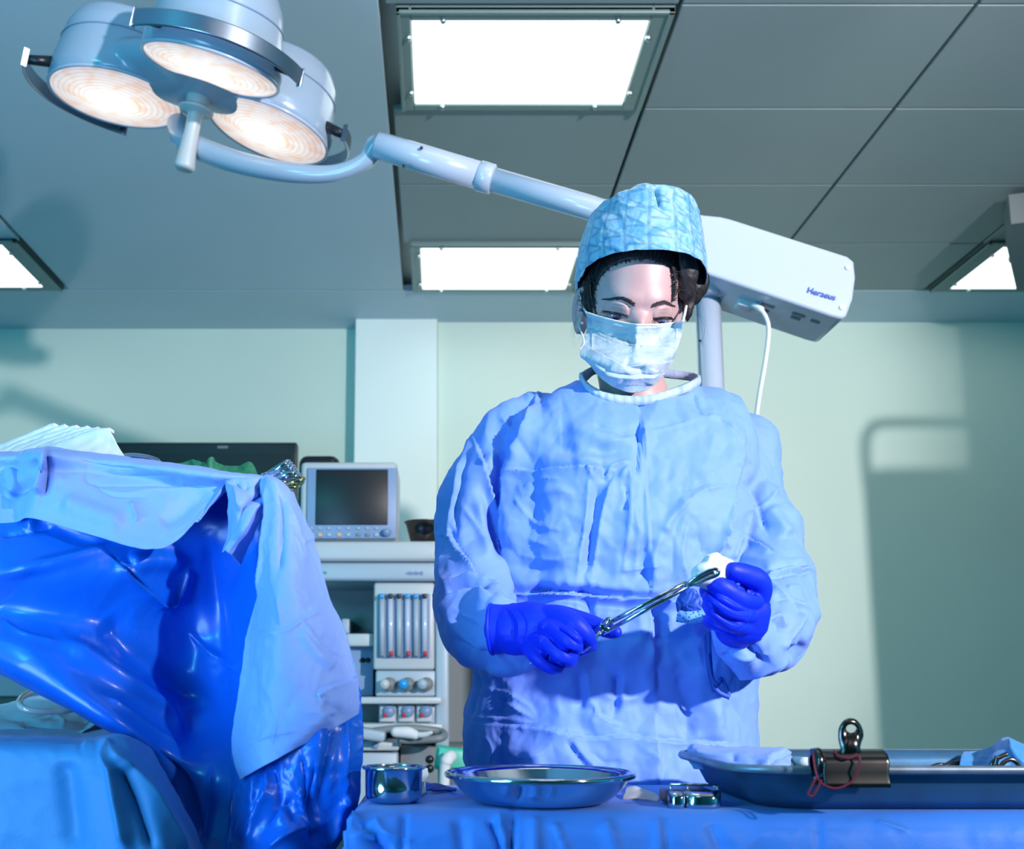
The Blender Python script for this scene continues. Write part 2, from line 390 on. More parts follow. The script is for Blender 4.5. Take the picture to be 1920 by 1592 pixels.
def fixture(x0, x1, y0, y1, label, fx0=None, fx1=None):
    c = ((x0+x1)/2, (y0+y1)/2, ZC)
    fx0 = x0-.055 if fx0 is None else fx0; fx1 = x1+.075 if fx1 is None else fx1
    t = thing('ceiling_light', label, 'ceiling light', c, 'recessed ceiling lights')
    g = G(); b = .045
    fy0, fy1 = y0-.05, y1+.035
    for (p, q) in (((fx0, fy0), (x0-.004, fy1)), ((x1+.004, fy0), (fx1, fy1)), ((x0-.004, fy0), (x1+.004, y0-.004)), ((x0-.004, y1+.004), (x1+.004, fy1))):
        g.box2((p[0], p[1], ZC-.012), (q[0], q[1], ZC+.03), bev=.003)
    g.box2((fx0, fy0, ZC-.018), (fx0+.012, fy1, ZC), bev=.002); g.box2((fx1-.018, fy0, ZC-.018), (fx1, fy1, ZC), bev=.002); g.box2((fx0, fy0, ZC-.018), (fx1, fy0+.012, ZC), bev=.002)
    obj('frame', g, M['frame'], t, smooth=False)
    # rounded diffuser plate
    bm = G().box(((x0+x1)/2, (y0+y1)/2, ZC-.004), (x1-x0, y1-y0, .012), bev=.004, seg=3)
    obj('diffuser', bm, M['diff'], t, smooth=False)
    for (sx, sy) in ((x0+.09, y0-.01), (x1-.09, y0-.01), (x0+.09, y1+.008), (x1-.09, y1+.008), (x0-.012, y0+.07), (x0-.012, y1-.07), (x1+.012, y0+.07), (x1+.012, y1-.07)):
        obj('screw', G().lathe([(.0, -.012), (.006, -.011), (.009, -.006), (.009, 0)], (sx, sy, ZC-.012), n=12), M['screw'], t)
def fpx(x0, x1, ya, yb, label, xl=None, xr=None):
    """diffuser given by its picture edges: x at its far edge yb, y near edge ya"""
    A = PZ(x0, yb, ZC); B = PZ(x1, yb, ZC); N = PZ(x0, ya, ZC)
    fixture(A.x, B.x, N.y, A.y, label, xl, xr)
fpx(778, 1167, 34, 190, 'large bright rectangular ceiling light at the top, nearest the camera', -.118, .672)
fpx(792, 1060, 462, 539, 'bright ceiling light behind the surgical cap and lamp arm', -.118, .672)
fpx(-225, 80, 456, 535, 'bright ceiling light cut by the left edge of the picture', None, -1.80)
fixture(-.075, .618, 1.04, 1.49, 'added unseen ceiling light over the instrument table, beyond the top of the picture', -.118, .672)  # added out of view for glints on the steel and light on the table
fixture(-.075, .618, -.53, -.08, 'added unseen ceiling light above the camera, beyond the top of the picture', -.118, .672)  # second unseen light added for the same glints
fpx(1782, 2060, 460, 538, 'bright ceiling light at the far right edge, partly hidden by a dark pendant', 2.372, None)

# dark slab under the ceiling at the right edge
t = thing('ceiling_pendant', 'dark equipment slab hanging under the ceiling at the far right edge', 'pendant', PZ(1990, 450, 2.76))
pp = [PZ(x, y, 2.76) for x, y in ((1906, 545), (1886, 457), (1896, 420), (2080, 400), (2140, 545))]
sharp(obj('body', G().prism(pp, None, (0, 0, .12)), M['grey'], t))
obj('ceiling_plate', G().box(PZ(1990, 470, 2.86)+Vector((0, 0, .03)), (.3, .3, .05), bev=.01), M['grey'], t)
# equipment trolley just outside the picture on the right: it throws the rounded shadow on the right wall
t = thing('equipment_trolley', 'grey equipment trolley with a top rail, just outside the right edge', 'trolley', (2.45, 2.6, 0))
obj('cabinet', G().box((2.47, 2.6, 1.09), (.68, .45, 1.93), bev=.05, seg=4), M['grey'], t)
rl_ = [(2.14, 2.6, 2.0), (2.14, 2.6, 2.13), (2.16, 2.6, 2.175), (2.21, 2.6, 2.195), (2.5, 2.6, 2.195), (2.75, 2.6, 2.19), (2.79, 2.6, 2.13), (2.79, 2.6, 2.0)]
obj('rail', G().tube([Vector(q) for q in cr(rl_, 60)], .016, 14), M['brushed'], t)
obj('column', G().box((2.60, 2.6, 2.35), (.28, .3, .66), bev=.02), M['grey'], t)
for sx in (2.2, 2.74):
    for sy in (2.45, 2.75): obj('castor', G().lathe([(0, -.02), (.055, -.02), (.06, 0), (.055, .02), (0, .02)], (sx, sy, .062), (1, 0, 0), n=20), M['black'], t)

# ================================================================ MONITOR ON THE WALL (dark flat screen)
t = thing('flat_screen', 'wide black flat screen behind the draped stand at left', 'screen', P(290, 1010, 4.3))
a = P(18, 828, 4.3); b = P(553, 1010, 4.3)
obj('housing', G().box2((a.x, 4.3, b.z-.02), (b.x, 4.36, P(290, 829, 4.3).z), bev=.008), M['black'], t, smooth=False)
obj('display', G().box2((a.x+.03, 4.295, b.z+.02), (b.x-.03, 4.299, P(290, 829, 4.3).z-.05)), M['screen'], t, smooth=False)
obj('logo', G().box((P(418, 835, 4.3).x, 4.296, P(418, 839, 4.3).z), (.045, .004, .012), bev=.001), M['grey'], t, smooth=False)
obj('wall_bracket', G().box2(((a.x+b.x)/2-.15, 4.362, b.z+.05), ((a.x+b.x)/2+.15, 5.275, b.z+.2)), M['grey'], t, smooth=False)
# dark speaker-like unit behind the patient monitor
t = thing('loudspeaker', 'black rounded unit standing behind the patient monitor', 'speaker', P(597, 1010, 3.5))
a = P(560, 852, 3.5); b = P(634, 1010, 3.5)
obj('cabinet', G().box(((a.x+b.x)/2, 3.55, (P(597, 853, 3.5).z+1.0)/2), (b.x-a.x, .12, P(597, 853, 3.5).z-1.0), bev=.03, seg=5), M['black'], t)
obj('base', G().box(((a.x+b.x)/2, 3.55, .5), (.3, .2, 1.0), bev=.01), M['grey'], t)

# ================================================================ ANAESTHESIA MACHINE
YM = 3.0
t = thing('anaesthetic_machine', 'pale grey anaesthetic machine with flowmeters, knobs and gauges behind the gowned person', 'machine', (P(740, 1200, YM).x, YM+.2, 0))
def rect(px0, py0, px1, py1, y0, y1, g=None, bev=.004):
    g = g or G(); xa = P(px0, (py0+py1)/2, y0).x; xb = P(px1, (py0+py1)/2, y0).x; xm = (px0+px1)/2
    za = P(xm, py0, y0).z; zb = P(xm, py1, y0).z
    return g.box2((xa, y0, zb), (xb, y1, za), bev=bev)
obj('top_shelf', rect(545, 1014, 900, 1052, YM-.02, YM+.45, bev=.012), M['offw'], t)
obj('fascia', rect(556, 1054, 905, 1089, YM, YM+.45, bev=.01), M['pale'], t)
obj('back_panel', rect(560, 1088, 905, 1560, YM+.30, YM+.45), M['grey'], t, smooth=False)
obj('side_column', rect(816, 1088, 842, 1520, YM+.02, YM+.42, bev=.008), M['pale'], t)
f = obj('flowmeter_block', rect(700, 1092, 815, 1256, YM+.02, YM+.2, bev=.008), M['offw'], t)
obj('window', rect(708, 1113, 806, 1234, YM+.012, YM+.021), M['bluegrey'], f, smooth=False)
for k in range(6):
    x = 716+16*k
    a = P(x, 1118, YM); b = P(x, 1230, YM)
    obj('flow_tube', G().tube([(a.x, YM+.006, a.z), (b.x, YM+.006, b.z)], .0085, 12), M['white' if k % 2 else 'pale'], f)
    if k % 2: 
        q = P(x+2, 1226, YM); obj('float', G().lathe([(.0, -.008), (.006, -.006), (.006, .006), (0, .008)], (q.x, YM-.005, q.z), n=12), M['red'], f)
    q = P(x, 1118, YM); obj('tube_cap', G().box((q.x, YM, q.z), (.014, .02, .014), bev=.003), M['blueknob' if k in (0, 3, 4) else 'black'], f)
k_ = obj('knob_panel', rect(704, 1257, 822, 1306, YM+.03, YM+.2, bev=.006), M['pale'], t)
for i, x in enumerate((722, 757, 792)):
    c = P(x, 1283, YM+.02); c2 = c+Vector((.012, .005, 0))
    obj('knob_collar', G().lathe([(0, .02), (.020, .018), (.020, -.005), (0, -.006)], c2, (0, -1, 0), n=24), M['grey'], k_)
    obj('knob', G().lathe([(0, .045), (.012, .043), (.015, .035), (.016, .012), (0, .01)], c, (0, -1, 0), n=24), M[('offw', 'blueknob', 'pale')[i]], k_)
obj('ledge', rect(640, 1307, 828, 1320, YM-.02, YM+.3), M['offw'], t)
g_ = obj('gauge_panel', rect(710, 1320, 820, 1356, YM+.03, YM+.2), M['pale'], t)
for i, x in enumerate((727, 762, 796)):
    c = P(x, 1337, YM+.025)
    obj('gauge', G().box((c.x, YM+.022, c.z), (.046, .012, .050), bev=.004), M['offw'], g_)
    obj('dial', G().lathe([(0, .012), (.017, .010), (.019, 0)], c+Vector((.004, -.008, .006)), (0, -1, 0), n=24), M['bluegrey'], g_)
    obj('needle_hub', G().lathe([(0, .012), (.006, .010), (.007, 0)], c+Vector((-.008, -.014, -.006)), (0, -1, 0), n=14), M['red'], g_)
obj('side_shelf', rect(648, 1188, 700, 1212, YM+.05, YM+.3, bev=.005), M['offw'], t)
obj('vent_box', rect(640, 1213, 700, 1306, YM+.1, YM+.3), M['bluegrey'], t)
for q in (680, 690): obj('port', G().lathe([(0, .01), (.007, .008), (.008, 0)], P(q, 1238, YM+.1), (0, -1, 0), n=12), M['black'], t)
obj('side_box', rect(640, 1160, 655, 1188, YM+.15, YM+.3, bev=.004), M['pale'], t)
obj('lower_shelf', rect(560, 1357, 830, 1372, YM-.02, YM+.35, bev=.004), M['offw'], t)
d = obj('drawer', rect(560, 1388, 748, 1408, YM-.08, YM+.3, bev=.006), M['offw'], t)
obj('drawer', rect(560, 1411, 745, 1560, YM-.06, YM+.3, bev=.006), M['pale'], t)
q = P(703, 1398, YM-.083); obj('emblem', G().lathe([(0, .002), (.010, .002), (.011, 0)], q, (0, -1, 0), n=5), M['bluegrey'], d)
c_ = obj('lower_cabinet', rect(750, 1400, 880, 1600, YM+.02, YM+.3, bev=.004), M['grey'], t)
for yy in (1424, 1441): 
    q = P(806, yy, YM+.018); obj('socket', G().lathe([(0, .004), (.011, .003), (.012, 0)], q, (0, -1, 0), n=16), M['black'], c_)
# lettering on the fascia (illegible print in the photo)
g = G()
for i in range(9):
    q = P(763+3.6*i, 1075, YM-.001); g.box((q.x, YM-.002, q.z), (.004, .001, .006+.003*((i*7) % 3)))
obj('nameplate', g, M['bluegrey'], t, smooth=False)
q = P(608, 1074, YM); obj('maker_mark', G().box((q.x, YM-.002, q.z), (.014, .001, .007)), M['tealtext'], t, smooth=False)
# base
obj('base', G().box((P(740, 1200, YM).x, YM+.2, .15), (.6, .5, .1), bev=.02), M['grey'], t)
for sx in (-.26, .26):
    for sy in (0, .4): obj('castor', G().lathe([(0, -.02), (.045, -.02), (.05, 0), (.045, .02), (0, .02)], (P(740, 1200, YM).x+sx, YM+sy, .05), (1, 0, 0), n=20), M['black'], t)

# patient monitor
t = thing('patient_monitor', 'pale grey box monitor with a dark screen standing on the anaesthetic machine', 'monitor', P(660, 1014, YM+.1))
a = P(565, 867, YM); b = P(757, 1014, YM); zt = P(660, 867, YM).z; zb = P(660, 1014, YM).z
obj('casing', G().box2((a.x, YM-.01, zb), (b.x-.02, YM+.22, zt), bev=.012), M['offw'], t)
obj('bezel', rect(575, 877, 744, 1010, YM-.018, YM-.008, bev=.003), M['bluegrey'], t)
obj('screen', rect(592, 880, 727, 984, YM-.022, YM-.016, bev=.002), M['screen'], t)
obj('dial_knob', G().lathe([(0, .02), (.011, .018), (.013, 0)], P(725, 999, YM-.018), (0, -1, 0), n=20), M['bluegrey'], t)
for i, x in enumerate((585, 600, 617, 636, 653, 672, 689, 706)):
    q = P(x, 991, YM-.018); obj('button', G().box((q.x, q.y-.002, q.z), (.010, .005, .006), bev=.001), M['pale'], t)
    q = P(x, 1003, YM-.018); obj('button', G().box((q.x, q.y-.002, q.z), (.012, .005, .009), bev=.001), M['orange' if i in (1, 3) else 'grey' if i in (5, 6) else 'pale'], t)

# steel bowl on the machine
c = P(795, 1008, YM); c.z = P(795, 1013, YM-.02).z
r0 = .052
t = obj('steel_bowl', G().lathe([(0, .003), (.034, .003), (.042, .008), (.050, .040), (.056, .062), (.060, .063), (.060, .066), (.054, .065), (.047, .040), (.038, .008), (.0, .006)], c+Vector((0, .05, -.001)), n=40), M['bronze'], loc=c)
tag(t, 'dull steel bowl standing on the anaesthetic machine beside the monitor', 'bowl')

# things on the lower shelf
zs = P(740, 1384, YM).z; 
t = obj('breathing_hose', G().tube([Vector(x) for x in cr([P(650, 1385, YM-.04), P(700, 1372, YM-.06), P(760, 1366, YM-.06), P(825, 1372, YM-.05), P(826, 1384, YM-.1), P(770, 1388, YM-.1), P(748, 1387, YM-.11)], 60)], .011, 12), M['grey']); tag(t, 'dark loop of hose lying on the lower ledge of the anaesthetic machine', 'hose')
t = obj('connector', G().caps([P(742, 1373, YM-.13), P(765, 1374, YM-.13), P(778, 1378, YM-.13)], [.014, .016, .013], 20).caps([P(778, 1378, YM-.13), P(795, 1378, YM-.14), P(808, 1374, YM-.15)], [.008, .008, .005], 16), M['gauze']); tag(t, 'white plastic hose connector lying on the dark hose loop', 'connector')
t = obj('folded_cloth', G().box(P(690, 1376, YM-.1), (.10, .1, .03), rot=Matrix.Rotation(.15, 3, 'Y'), bev=.01, seg=4), M['pale']); tag(t, 'crumpled white cloth on the ledge left of the hose connector', 'cloth')
# green filter box and white hose
t = thing('suction_canister', 'green square filter box with a white hose elbow, left of the gown', 'canister', P(850, 1440, 2.7))
R_ = Matrix.Rotation(math.radians(8), 3, 'Y')
obj('box', G().box(P(848, 1423, 2.72), (.088, .05, .060), rot=R_, bev=.005), M['green'], t)
obj('front_panel', G().box(P(848, 1423, 2.69), (.074, .006, .046), rot=R_, bev=.003), mat('light_green_panel', (.08, .48, .36), .4), t)
obj('elbow_hose', G().tube([Vector(x) for x in cr([P(846, 1418, 2.66), P(839, 1424, 2.64), P(834, 1440, 2.64), P(832, 1500, 2.65), P(832, 1560, 2.65)], 30)], [.016]*12+[.014]*18, 16), M['gauze'], t)
obj('support_post', G().box2((P(855, 1450, 2.74).x-.02, 2.72, 0), (P(855, 1450, 2.74).x+.02, 2.76, P(850, 1435, 2.74).z)), M['grey'], t)
# cart side right of machine
t = thing('supply_cart', 'pale cart with a brown board, half hidden behind the gown sleeve', 'cart', P(900, 1400, 3.6))
obj('top', rect(846, 1384, 1010, 1392, 3.50, 3.8), M['offw'], t)
obj('body', rect(848, 1392, 1010, 1640, 3.52, 3.8), M['grey'], t)
obj('board', rect(866, 1252, 884, 1336, 3.6, 3.64), M['wood'], t, smooth=False)
obj('board', rect(851, 1256, 865, 1338, 3.6, 3.64), mat('khaki_board', (.24, .23, .16), .6), t, smooth=False)
obj('post', rect(862, 1336, 872, 1386, 3.6, 3.64), M['grey'], t)
obj('handle', G().tube([P(856, 1358, 3.56), P(900, 1325, 3.58)], .012, 12), M['pale'], t)
# pale cabinet seen under the drape at the far left
t = thing('storage_cabinet', 'plain grey cabinet seen under the drape at the far left', 'cabinet', P(60, 1320, 3.6))
obj('body', rect(-200, 1210, 300, 1306, 3.6, 4.0), M['pale'], t, smooth=False)
obj('plinth', rect(-200, 1306, 300, 1700, 3.62, 4.0), mat('green_grey_base', (.07, .13, .11), .5), t, smooth=False)

# ================================================================ SURGICAL LAMP
t = thing('surgical_lamp', 'white three-headed surgical lamp on a jointed arm and pole, lit, at upper left', 'surgical lamp', (P(1330, 700, 2.25).x, 2.25, 0))
C = P(372, 186, 2.35); d = (C-CAM).normalized()
right0 = d.cross(Vector((0, -SP, CP))).normalized(); up0 = right0.cross(d)
th = math.radians(12)
e1 = right0*math.cos(th) - up0*math.sin(th); mm = -right0*math.sin(th) - up0*math.cos(th)
e2 = mm*.35 + d*.937; nn = mm*.937 - d*.35     # nn: the way the lamp shines
sc_ = (C-CAM).length/F*(F/ math.hypot(F, 0)) ; S_ = (C-CAM).length/math.sqrt(F*F+(372-VX)**2+(186-VY)**2)
def LP(u, v, h=0): return C + e1*(u*S_) + e2*(v*S_) - nn*h
def lpx(px, py, h):
    r = ray(px, py); p0 = C - nn*h; k = (p0-CAM).dot(nn)/r.dot(nn); return CAM+r*k
hpx_ = [(218, 183, 118), (396, 130, 125), (503, 246, 113)]
heads = []
for (hx_, hy_, hr_), toe in zip(hpx_, (5, 8, 7)):
    c_ = lpx(hx_, hy_, 0); zc_ = (c_-CAM).dot(Vector((0, CP, SP))); ctr_ = C-c_; ctr_ = ctr_-nn*ctr_.dot(nn); ctr_.normalize()
    n_ = (nn+ctr_*math.tan(math.radians(toe))).normalized(); a_ = (e1-n_*e1.dot(n_)).normalized(); heads.append((c_, n_, a_, n_.cross(a_), hr_*zc_/F))
g = G()
for (c_, n_, a_, b_, R) in heads:
    R += .003
    g.lathe([(R*.5, -.004), (R*.985, -.002), (R+.003, .004), (R+.005, .03), (R*.975, .07), (R*.90, .115), (R*.86, .15), (R*.74, .185), (R*.5, .20), (R*.25, .205), (.001, .206)], c_, -n_, n=64, capend=True)
# joining body
for (c_, n_, a_, b_, R) in heads:
    c0 = C-nn*.062; c1 = c_-n_*.062
    g.caps([c0, c0.lerp(c1, .5), c1], [.15, .142, .135], 36, flat=.40, N=nn)
V, Fc = remesh(g, .006, 8)
obj('housing', (V, Fc), M['lampw'], t)
def lensmat():
    m = bpy.data.materials.new('lamp_lens'); m.use_nodes = True; nt = m.node_tree; b = nt.nodes['Principled BSDF']
    tc = nt.nodes.new('ShaderNodeTexCoord'); ln = nt.nodes.new('ShaderNodeVectorMath'); ln.operation = 'LENGTH'
    at = nt.nodes.new('ShaderNodeAttribute'); at.attribute_name = 'lensuv'; nt.links.new(at.outputs['Vector'], ln.inputs[0])
    nz = nt.nodes.new('ShaderNodeTexNoise'); nz.inputs['Scale'].default_value = 3.5; nz.inputs['Detail'].default_value = 3; nt.links.new(at.outputs['Vector'], nz.inputs[0])
    sn = nt.nodes.new('ShaderNodeMath'); sn.operation = 'SINE'; ml = nt.nodes.new('ShaderNodeMath'); ml.operation = 'MULTIPLY'; ml.inputs[1].default_value = 75
    nt.links.new(ln.outputs['Value'], ml.inputs[0]); nt.links.new(ml.outputs[0], sn.inputs[0])
    r = nt.nodes.new('ShaderNodeValToRGB'); r.color_ramp.elements[0].position = .0; r.color_ramp.elements[0].color = (6, 5.6, 5.0, 1)
    r.color_ramp.elements[1].position = 1; r.color_ramp.elements[1].color = (.62, .56, .58, 1)
    for pos, c in ((.18, (3.0, 2.8, 2.5, 1)), (.42, (1.05, .98, .92, 1)), (.8, (.80, .70, .66, 1))):
        e = r.color_ramp.elements.new(pos); e.color = c
    nt.links.new(ln.outputs['Value'], r.inputs[0])
    wr = nt.nodes.new('ShaderNodeMix'); wr.data_type = 'RGBA'; wr.blend_type = 'MULTIPLY'; wr.inputs[7].default_value = (1.0, .72, .52, 1)
    mr = nt.nodes.new('ShaderNodeMapRange'); mr.inputs[1].default_value = .46; mr.inputs[2].default_value = .62; mr.inputs[4].default_value = .75
    nt.links.new(nz.outputs[0], mr.inputs[0]); nt.links.new(mr.outputs[0], wr.inputs[0]); nt.links.new(r.outputs[0], wr.inputs[6])
    w2 = nt.nodes.new('ShaderNodeMix'); w2.data_type = 'RGBA'; w2.blend_type = 'MULTIPLY'; w2.inputs[7].default_value = (.82, .80, .80, 1)
    m2 = nt.nodes.new('ShaderNodeMapRange'); m2.inputs[1].default_value = .2; m2.inputs[2].default_value = 1.; nt.links.new(sn.outputs[0], m2.inputs[0]); nt.links.new(m2.outputs[0], w2.inputs[0]); nt.links.new(wr.outputs[2], w2.inputs[6])
    nt.links.new(w2.outputs[2], b.inputs['Emission Color']); b.inputs['Emission Strength'].default_value = 1.0; b.inputs['Base Color'].default_value = (.3, .3, .3, 1); b.inputs['Roughness'].default_value = .15
    return m
LM = lensmat()
for i, (c_, n_, a_, b_, R) in enumerate(heads):
    gg = G(); prof = [(R, .0), (R*.99, -.002), (R*.9, -.004), (R*.7, -.006), (R*.5, -.007), (R*.25, -.008), (R*.001, -.008)]
    gg.lathe(prof, c_-n_*(-.001), -n_, n=64, xdir=a_)
    o = obj('lens', gg, LM, t)
    at = o.data.attributes.new('lensuv', 'FLOAT_VECTOR', 'POINT'); vals = []
    off = (.10, -.15, 0)
    for (rr_, z) in prof:
        for j in range(64):
            a = 2*math.pi*j/64; vals += [rr_/R*math.cos(a)+off[0]*(1-rr_/R), rr_/R*math.sin(a)+off[1]*(1-rr_/R), 0.]
    at.data.foreach_set('vector', vals)
    obj('lens_rim', G().tube([c_+n_*.001+a_*(R+.003)*math.cos(a)+b_*(R+.003)*math.sin(a) for a in np.linspace(0, 2*math.pi, 65)[:-1]], .0045, 8, closed=True), M['white'], t)
    a0 = c_-n_*.115; rr_ = R*.90+.004
    obj('seam', G().tube([a0+a_*rr_*math.cos(a)+b_*rr_*math.sin(a) for a in np.linspace(0, 2*math.pi, 65)[:-1]], .0018, 6, closed=True), M['bluegrey'], t)
# sterile handle
base = LP(0, 0, -.0)
base = lpx(372, 186, 0.0)
hp = obj('grip', G().lathe([(0, .200), (.020, .200), (.0255, .195), (.026, .19), (.0215, .155), (.018, .105), (.018, .062), (.022, .055), (.041, .052), (.043, .046), (.030, .040), (.028, .035), (.030, .0), (.03, -.03)], base-nn*.02, nn, n=32), M['offw'], t)
# rails: three flat steel bows round the rim, each on two black mounts
for (c_, n_, a_, b_, R) in heads:
    u_ = c_-C; u_ = (u_-nn*u_.dot(nn)); dd_ = u_.length; u_.normalize(); w_ = nn.cross(u_); ang = math.radians(58); Rr = R*1.34
    O_ = c_-nn*.004; A = []; nA = 48; wd, tk = .038, .007
    for k in range(nA):
        a = -ang+2*ang*k/(nA-1); rr_ = Rr+.012*abs(a/ang)**3; q = O_+(u_*math.cos(a)+w_*math.sin(a))*rr_; r0_ = (u_*math.cos(a)+w_*math.sin(a))
        A.append([q+nn*wd/2+r0_*tk/2, q+nn*wd/2-r0_*tk/2, q-nn*wd/2-r0_*tk/2, q-nn*wd/2+r0_*tk/2])
    gq = G().grid(A, closeu=True); gq.f += [(0, 1, 2, 3), (4*nA-1, 4*nA-2, 4*nA-3, 4*nA-4)]
    o = obj('guard_rail', gq, M['brushed'], t); sharp(o, 40); m = o.modifiers.new('b', 'BEVEL'); m.width = .003; m.segments = 2; m.limit_method = 'ANGLE'
    for a in (-ang*.93, ang*.93):
        r0_ = (u_*math.cos(a)+w_*math.sin(a)); q = O_+r0_*(Rr+.008); obj('rail_mount', G().tube([q, O_-nn*.022+r0_*(R*.98)], [.011, .014], 12), M['black'], t)
# yoke arm (pale, behind the head)
Y0 = 2.42
yk = [P(335, 235, Y0+.05), P(350, 265, Y0), P(430, 300, Y0-.05), P(530, 322, Y0-.1), P(620, 326, Y0-.12), P(680, 305, Y0-.14), P(704, 275, Y0-.15)]
obj('yoke', G().caps(yk, [.03, .03, .028, .024, .02, .02, .026], 20), M['lampw'], t)
# spring arm tube
A0 = P(706, 272, 2.25); A1 = P(910, 333, 2.22); A2 = P(1330, 455, 2.18)
dirn = (A2-A0).normalized()
obj('arm_tube', G().tube([A0, A0+dirn*.004, A1], [.026, .0315, .0315], 32), M['white'], t)
obj('arm_tube', G().tube([A1, A2], [.0275, .0275], 32), M['white'], t)
obj('collar', G().tube([A1-dirn*.018, A1-dirn*.016, A1+dirn*.016, A1+dirn*.02], [.031, .034, .034, .029], 32), M['white'], t)
for q in ((790, 278), (757, 312)): obj('set_screw', G().lathe([(0, .002), (.004, .002), (.004, 0)], P(*q, 2.2), (0, -1, 0), n=10), M['black'], t)
# spring-arm box
poly = [(1262, 392), (1320, 402), (1352, 405), (1372, 410), (1590, 480), (1602, 490), (1605, 520), (1600, 560), (1588, 592), (1580, 598), (1560, 593), (1322, 512), (1270, 490)]
g = G().prism([P(x, y, 2.14) for x, y in poly], None, (0, .16, 0))
o = obj('spring_housing', g, M['white'], t); sharp(o, 30); mb = o.modifiers.new('b', 'BEVEL'); mb.width = .007; mb.segments = 4; mb.limit_method = 'ANGLE'; mb.angle_limit = math.radians(50)
for q in ((1589, 502), (1578, 577)): obj('cover_screw', G().lathe([(0, .003), (.006, .003), (.0065, 0)], P(*q, 2.14), (0, -1, 0), n=20), M['gauze'], o)
def text(s, p, q, size, m, parent, name='lettering', y=None):
    cu = bpy.data.curves.new('t', 'FONT'); cu.body = s; cu.size = size; cu.extrude = .0004; cu.offset = size*.012
    to = bpy.data.objects.new('t', cu); COL.objects.link(to); bpy.context.view_layer.update()
    e = to.evaluated_get(bpy.context.evaluated_depsgraph_get()); me = e.to_mesh(); V, Fc = mesh_np(me); e.to_mesh_clear(); bpy.data.objects.remove(to)
    ex = (q-p); L = V[:, 0].max(); k = ex.length/L; ex.normalize(); ez = Vector((0, 0, 1)); ez = (ez-ex*ex.dot(ez)).normalized(); ey = ez.cross(ex)
    W_ = [p+ex*v[0]*k+ez*v[1]*k-ex.cross(ez)*(-v[2]) for v in V]
    return obj(name, (np.array([tuple(w) for w in W_]), Fc), m, parent, smooth=False)
text('Heraeus', P(1513, 548, 2.137), P(1566, 563, 2.137), .03, M['text'], o)
# rating plate marks under the housing
bp_ = [P(1440, 552, 2.14), P(1500, 571, 2.14)]
g = G()
ud = (P(1560, 593, 2.14)-P(1322, 512, 2.14)).normalized(); un = ud.cross(Vector((0, 1, 0))).normalized(); un = -un if un.z > 0 else un
RM = Matrix((ud, Vector((0, 1, 0)), -un)).transposed()
for k, (a, yy, l) in enumerate(((.16, .05, .03), (.16, .08, .022), (.23, .045, .03), (.23, .065, .022), (.27, .05, .02))):
    g.box(P(1322, 512, 2.14)+ud*a+Vector((0, yy, 0))+un*.0015, (l, .010, .001), rot=RM)
obj('rating_plate', g, M['grey'], o, smooth=False)
# pole, knuckle
xp = P(1327, 560, 2.25).x; zt = P(1327, 545, 2.25).z
obj('pole', G().tube([(xp, 2.25, .06), (xp, 2.25, zt)], .0285, 40), M['white'], t)
obj('knuckle', G().lathe([(0, -.018), (.026, -.018), (.046, -.004), (.054, .012), (.056, .018), (.05, .05), (0, .05)], P(1327, 540, 2.22), (.1, 0, 1), n=32), M['white'], t)
obj('pole_screw', G().lathe([(0, .003), (.003, .003), (.003, 0)], (xp-.0245, 2.25-.015, P(1303, 635, 2.22).z), (-.7, -.7, 0), n=8), M['black'], t)
obj('base', G().lathe([(0, .0), (.3, .0), (.3, .03), (.25, .055), (.04, .07), (0, .07)], (xp, 2.25, 0.001), n=40), M['white'], t)
# plug and cable
RP = Matrix.Rotation(math.radians(15), 3, 'Y')
o2 = thing('power_cable', 'white plug and cable hanging from the lamp arm housing', 'cable', P(1405, 570, 2.2))
obj('plug', G().box(P(1397, 565, 2.22), (.038, .035, .036), rot=RP, bev=.004).box(P(1412, 568, 2.22), (.022, .026, .022), rot=RP, bev=.004), M['gauze'], o2)
obj('cord', G().tube([Vector(x) for x in cr([P(1412, 570, 2.2), P(1430, 585, 2.19), P(1441, 615, 2.19), P(1436, 670, 2.19), P(1424, 740, 2.19), P(1415, 810, 2.2), P(1410, 900, 2.2), P(1405, 1100, 2.2)], 60)], [.008]*8+[.0052]*52, 12), M['gauze'], o2)
# ================================================================ PERSON
PX0 = P(1190, 1200, 1.45).x
per = thing('person', 'person in blue surgical gown, patterned cap and face mask, looking down at forceps', 'person', (PX0, 1.47, 0))
# ---- head, local frame: x to the viewer's right, y out of the face, z up, origin between the eyes (inside)
hp_ = math.radians(31); rl = math.radians(5.5); yw = math.radians(.5)
X_ = Vector((1, 0, 0)); Fr = Vector((math.sin(yw), -math.cos(hp_)*math.cos(yw), -math.sin(hp_))).normalized()
X_ = (X_-Fr*X_.dot(Fr)).normalized(); Up = Fr.cross(X_)
if Up.z < 0: Up = -Up
X2 = X_*math.cos(rl)-Up*math.sin(rl); Up = X_*math.sin(rl)+Up*math.cos(rl); X_ = X2
HO = P(1204, 590, 1.365) - Fr*.092
def HL(x, y, z): return HO + X_*x + Fr*y + Up*z
def gs(x, w): return np.exp(-(x/w)**2)
nu, nv = 420, 330
ph = np.linspace(0, 2*np.pi, nu, endpoint=False); ph = ph - .45*np.sin(2*(ph-np.pi/2)) * -1*.5     # denser towards the face
thv = np.linspace(.02, np.pi-.02, nv)
PH, TH = np.meshgrid(ph, thv)
x = np.sin(TH)*np.cos(PH); y = np.sin(TH)*np.sin(PH); z = np.cos(TH)
hx = .0725*x; hy = np.where(y > 0, .089*y, .098*y); hz = np.where(z > 0, .118*z, .125*z)
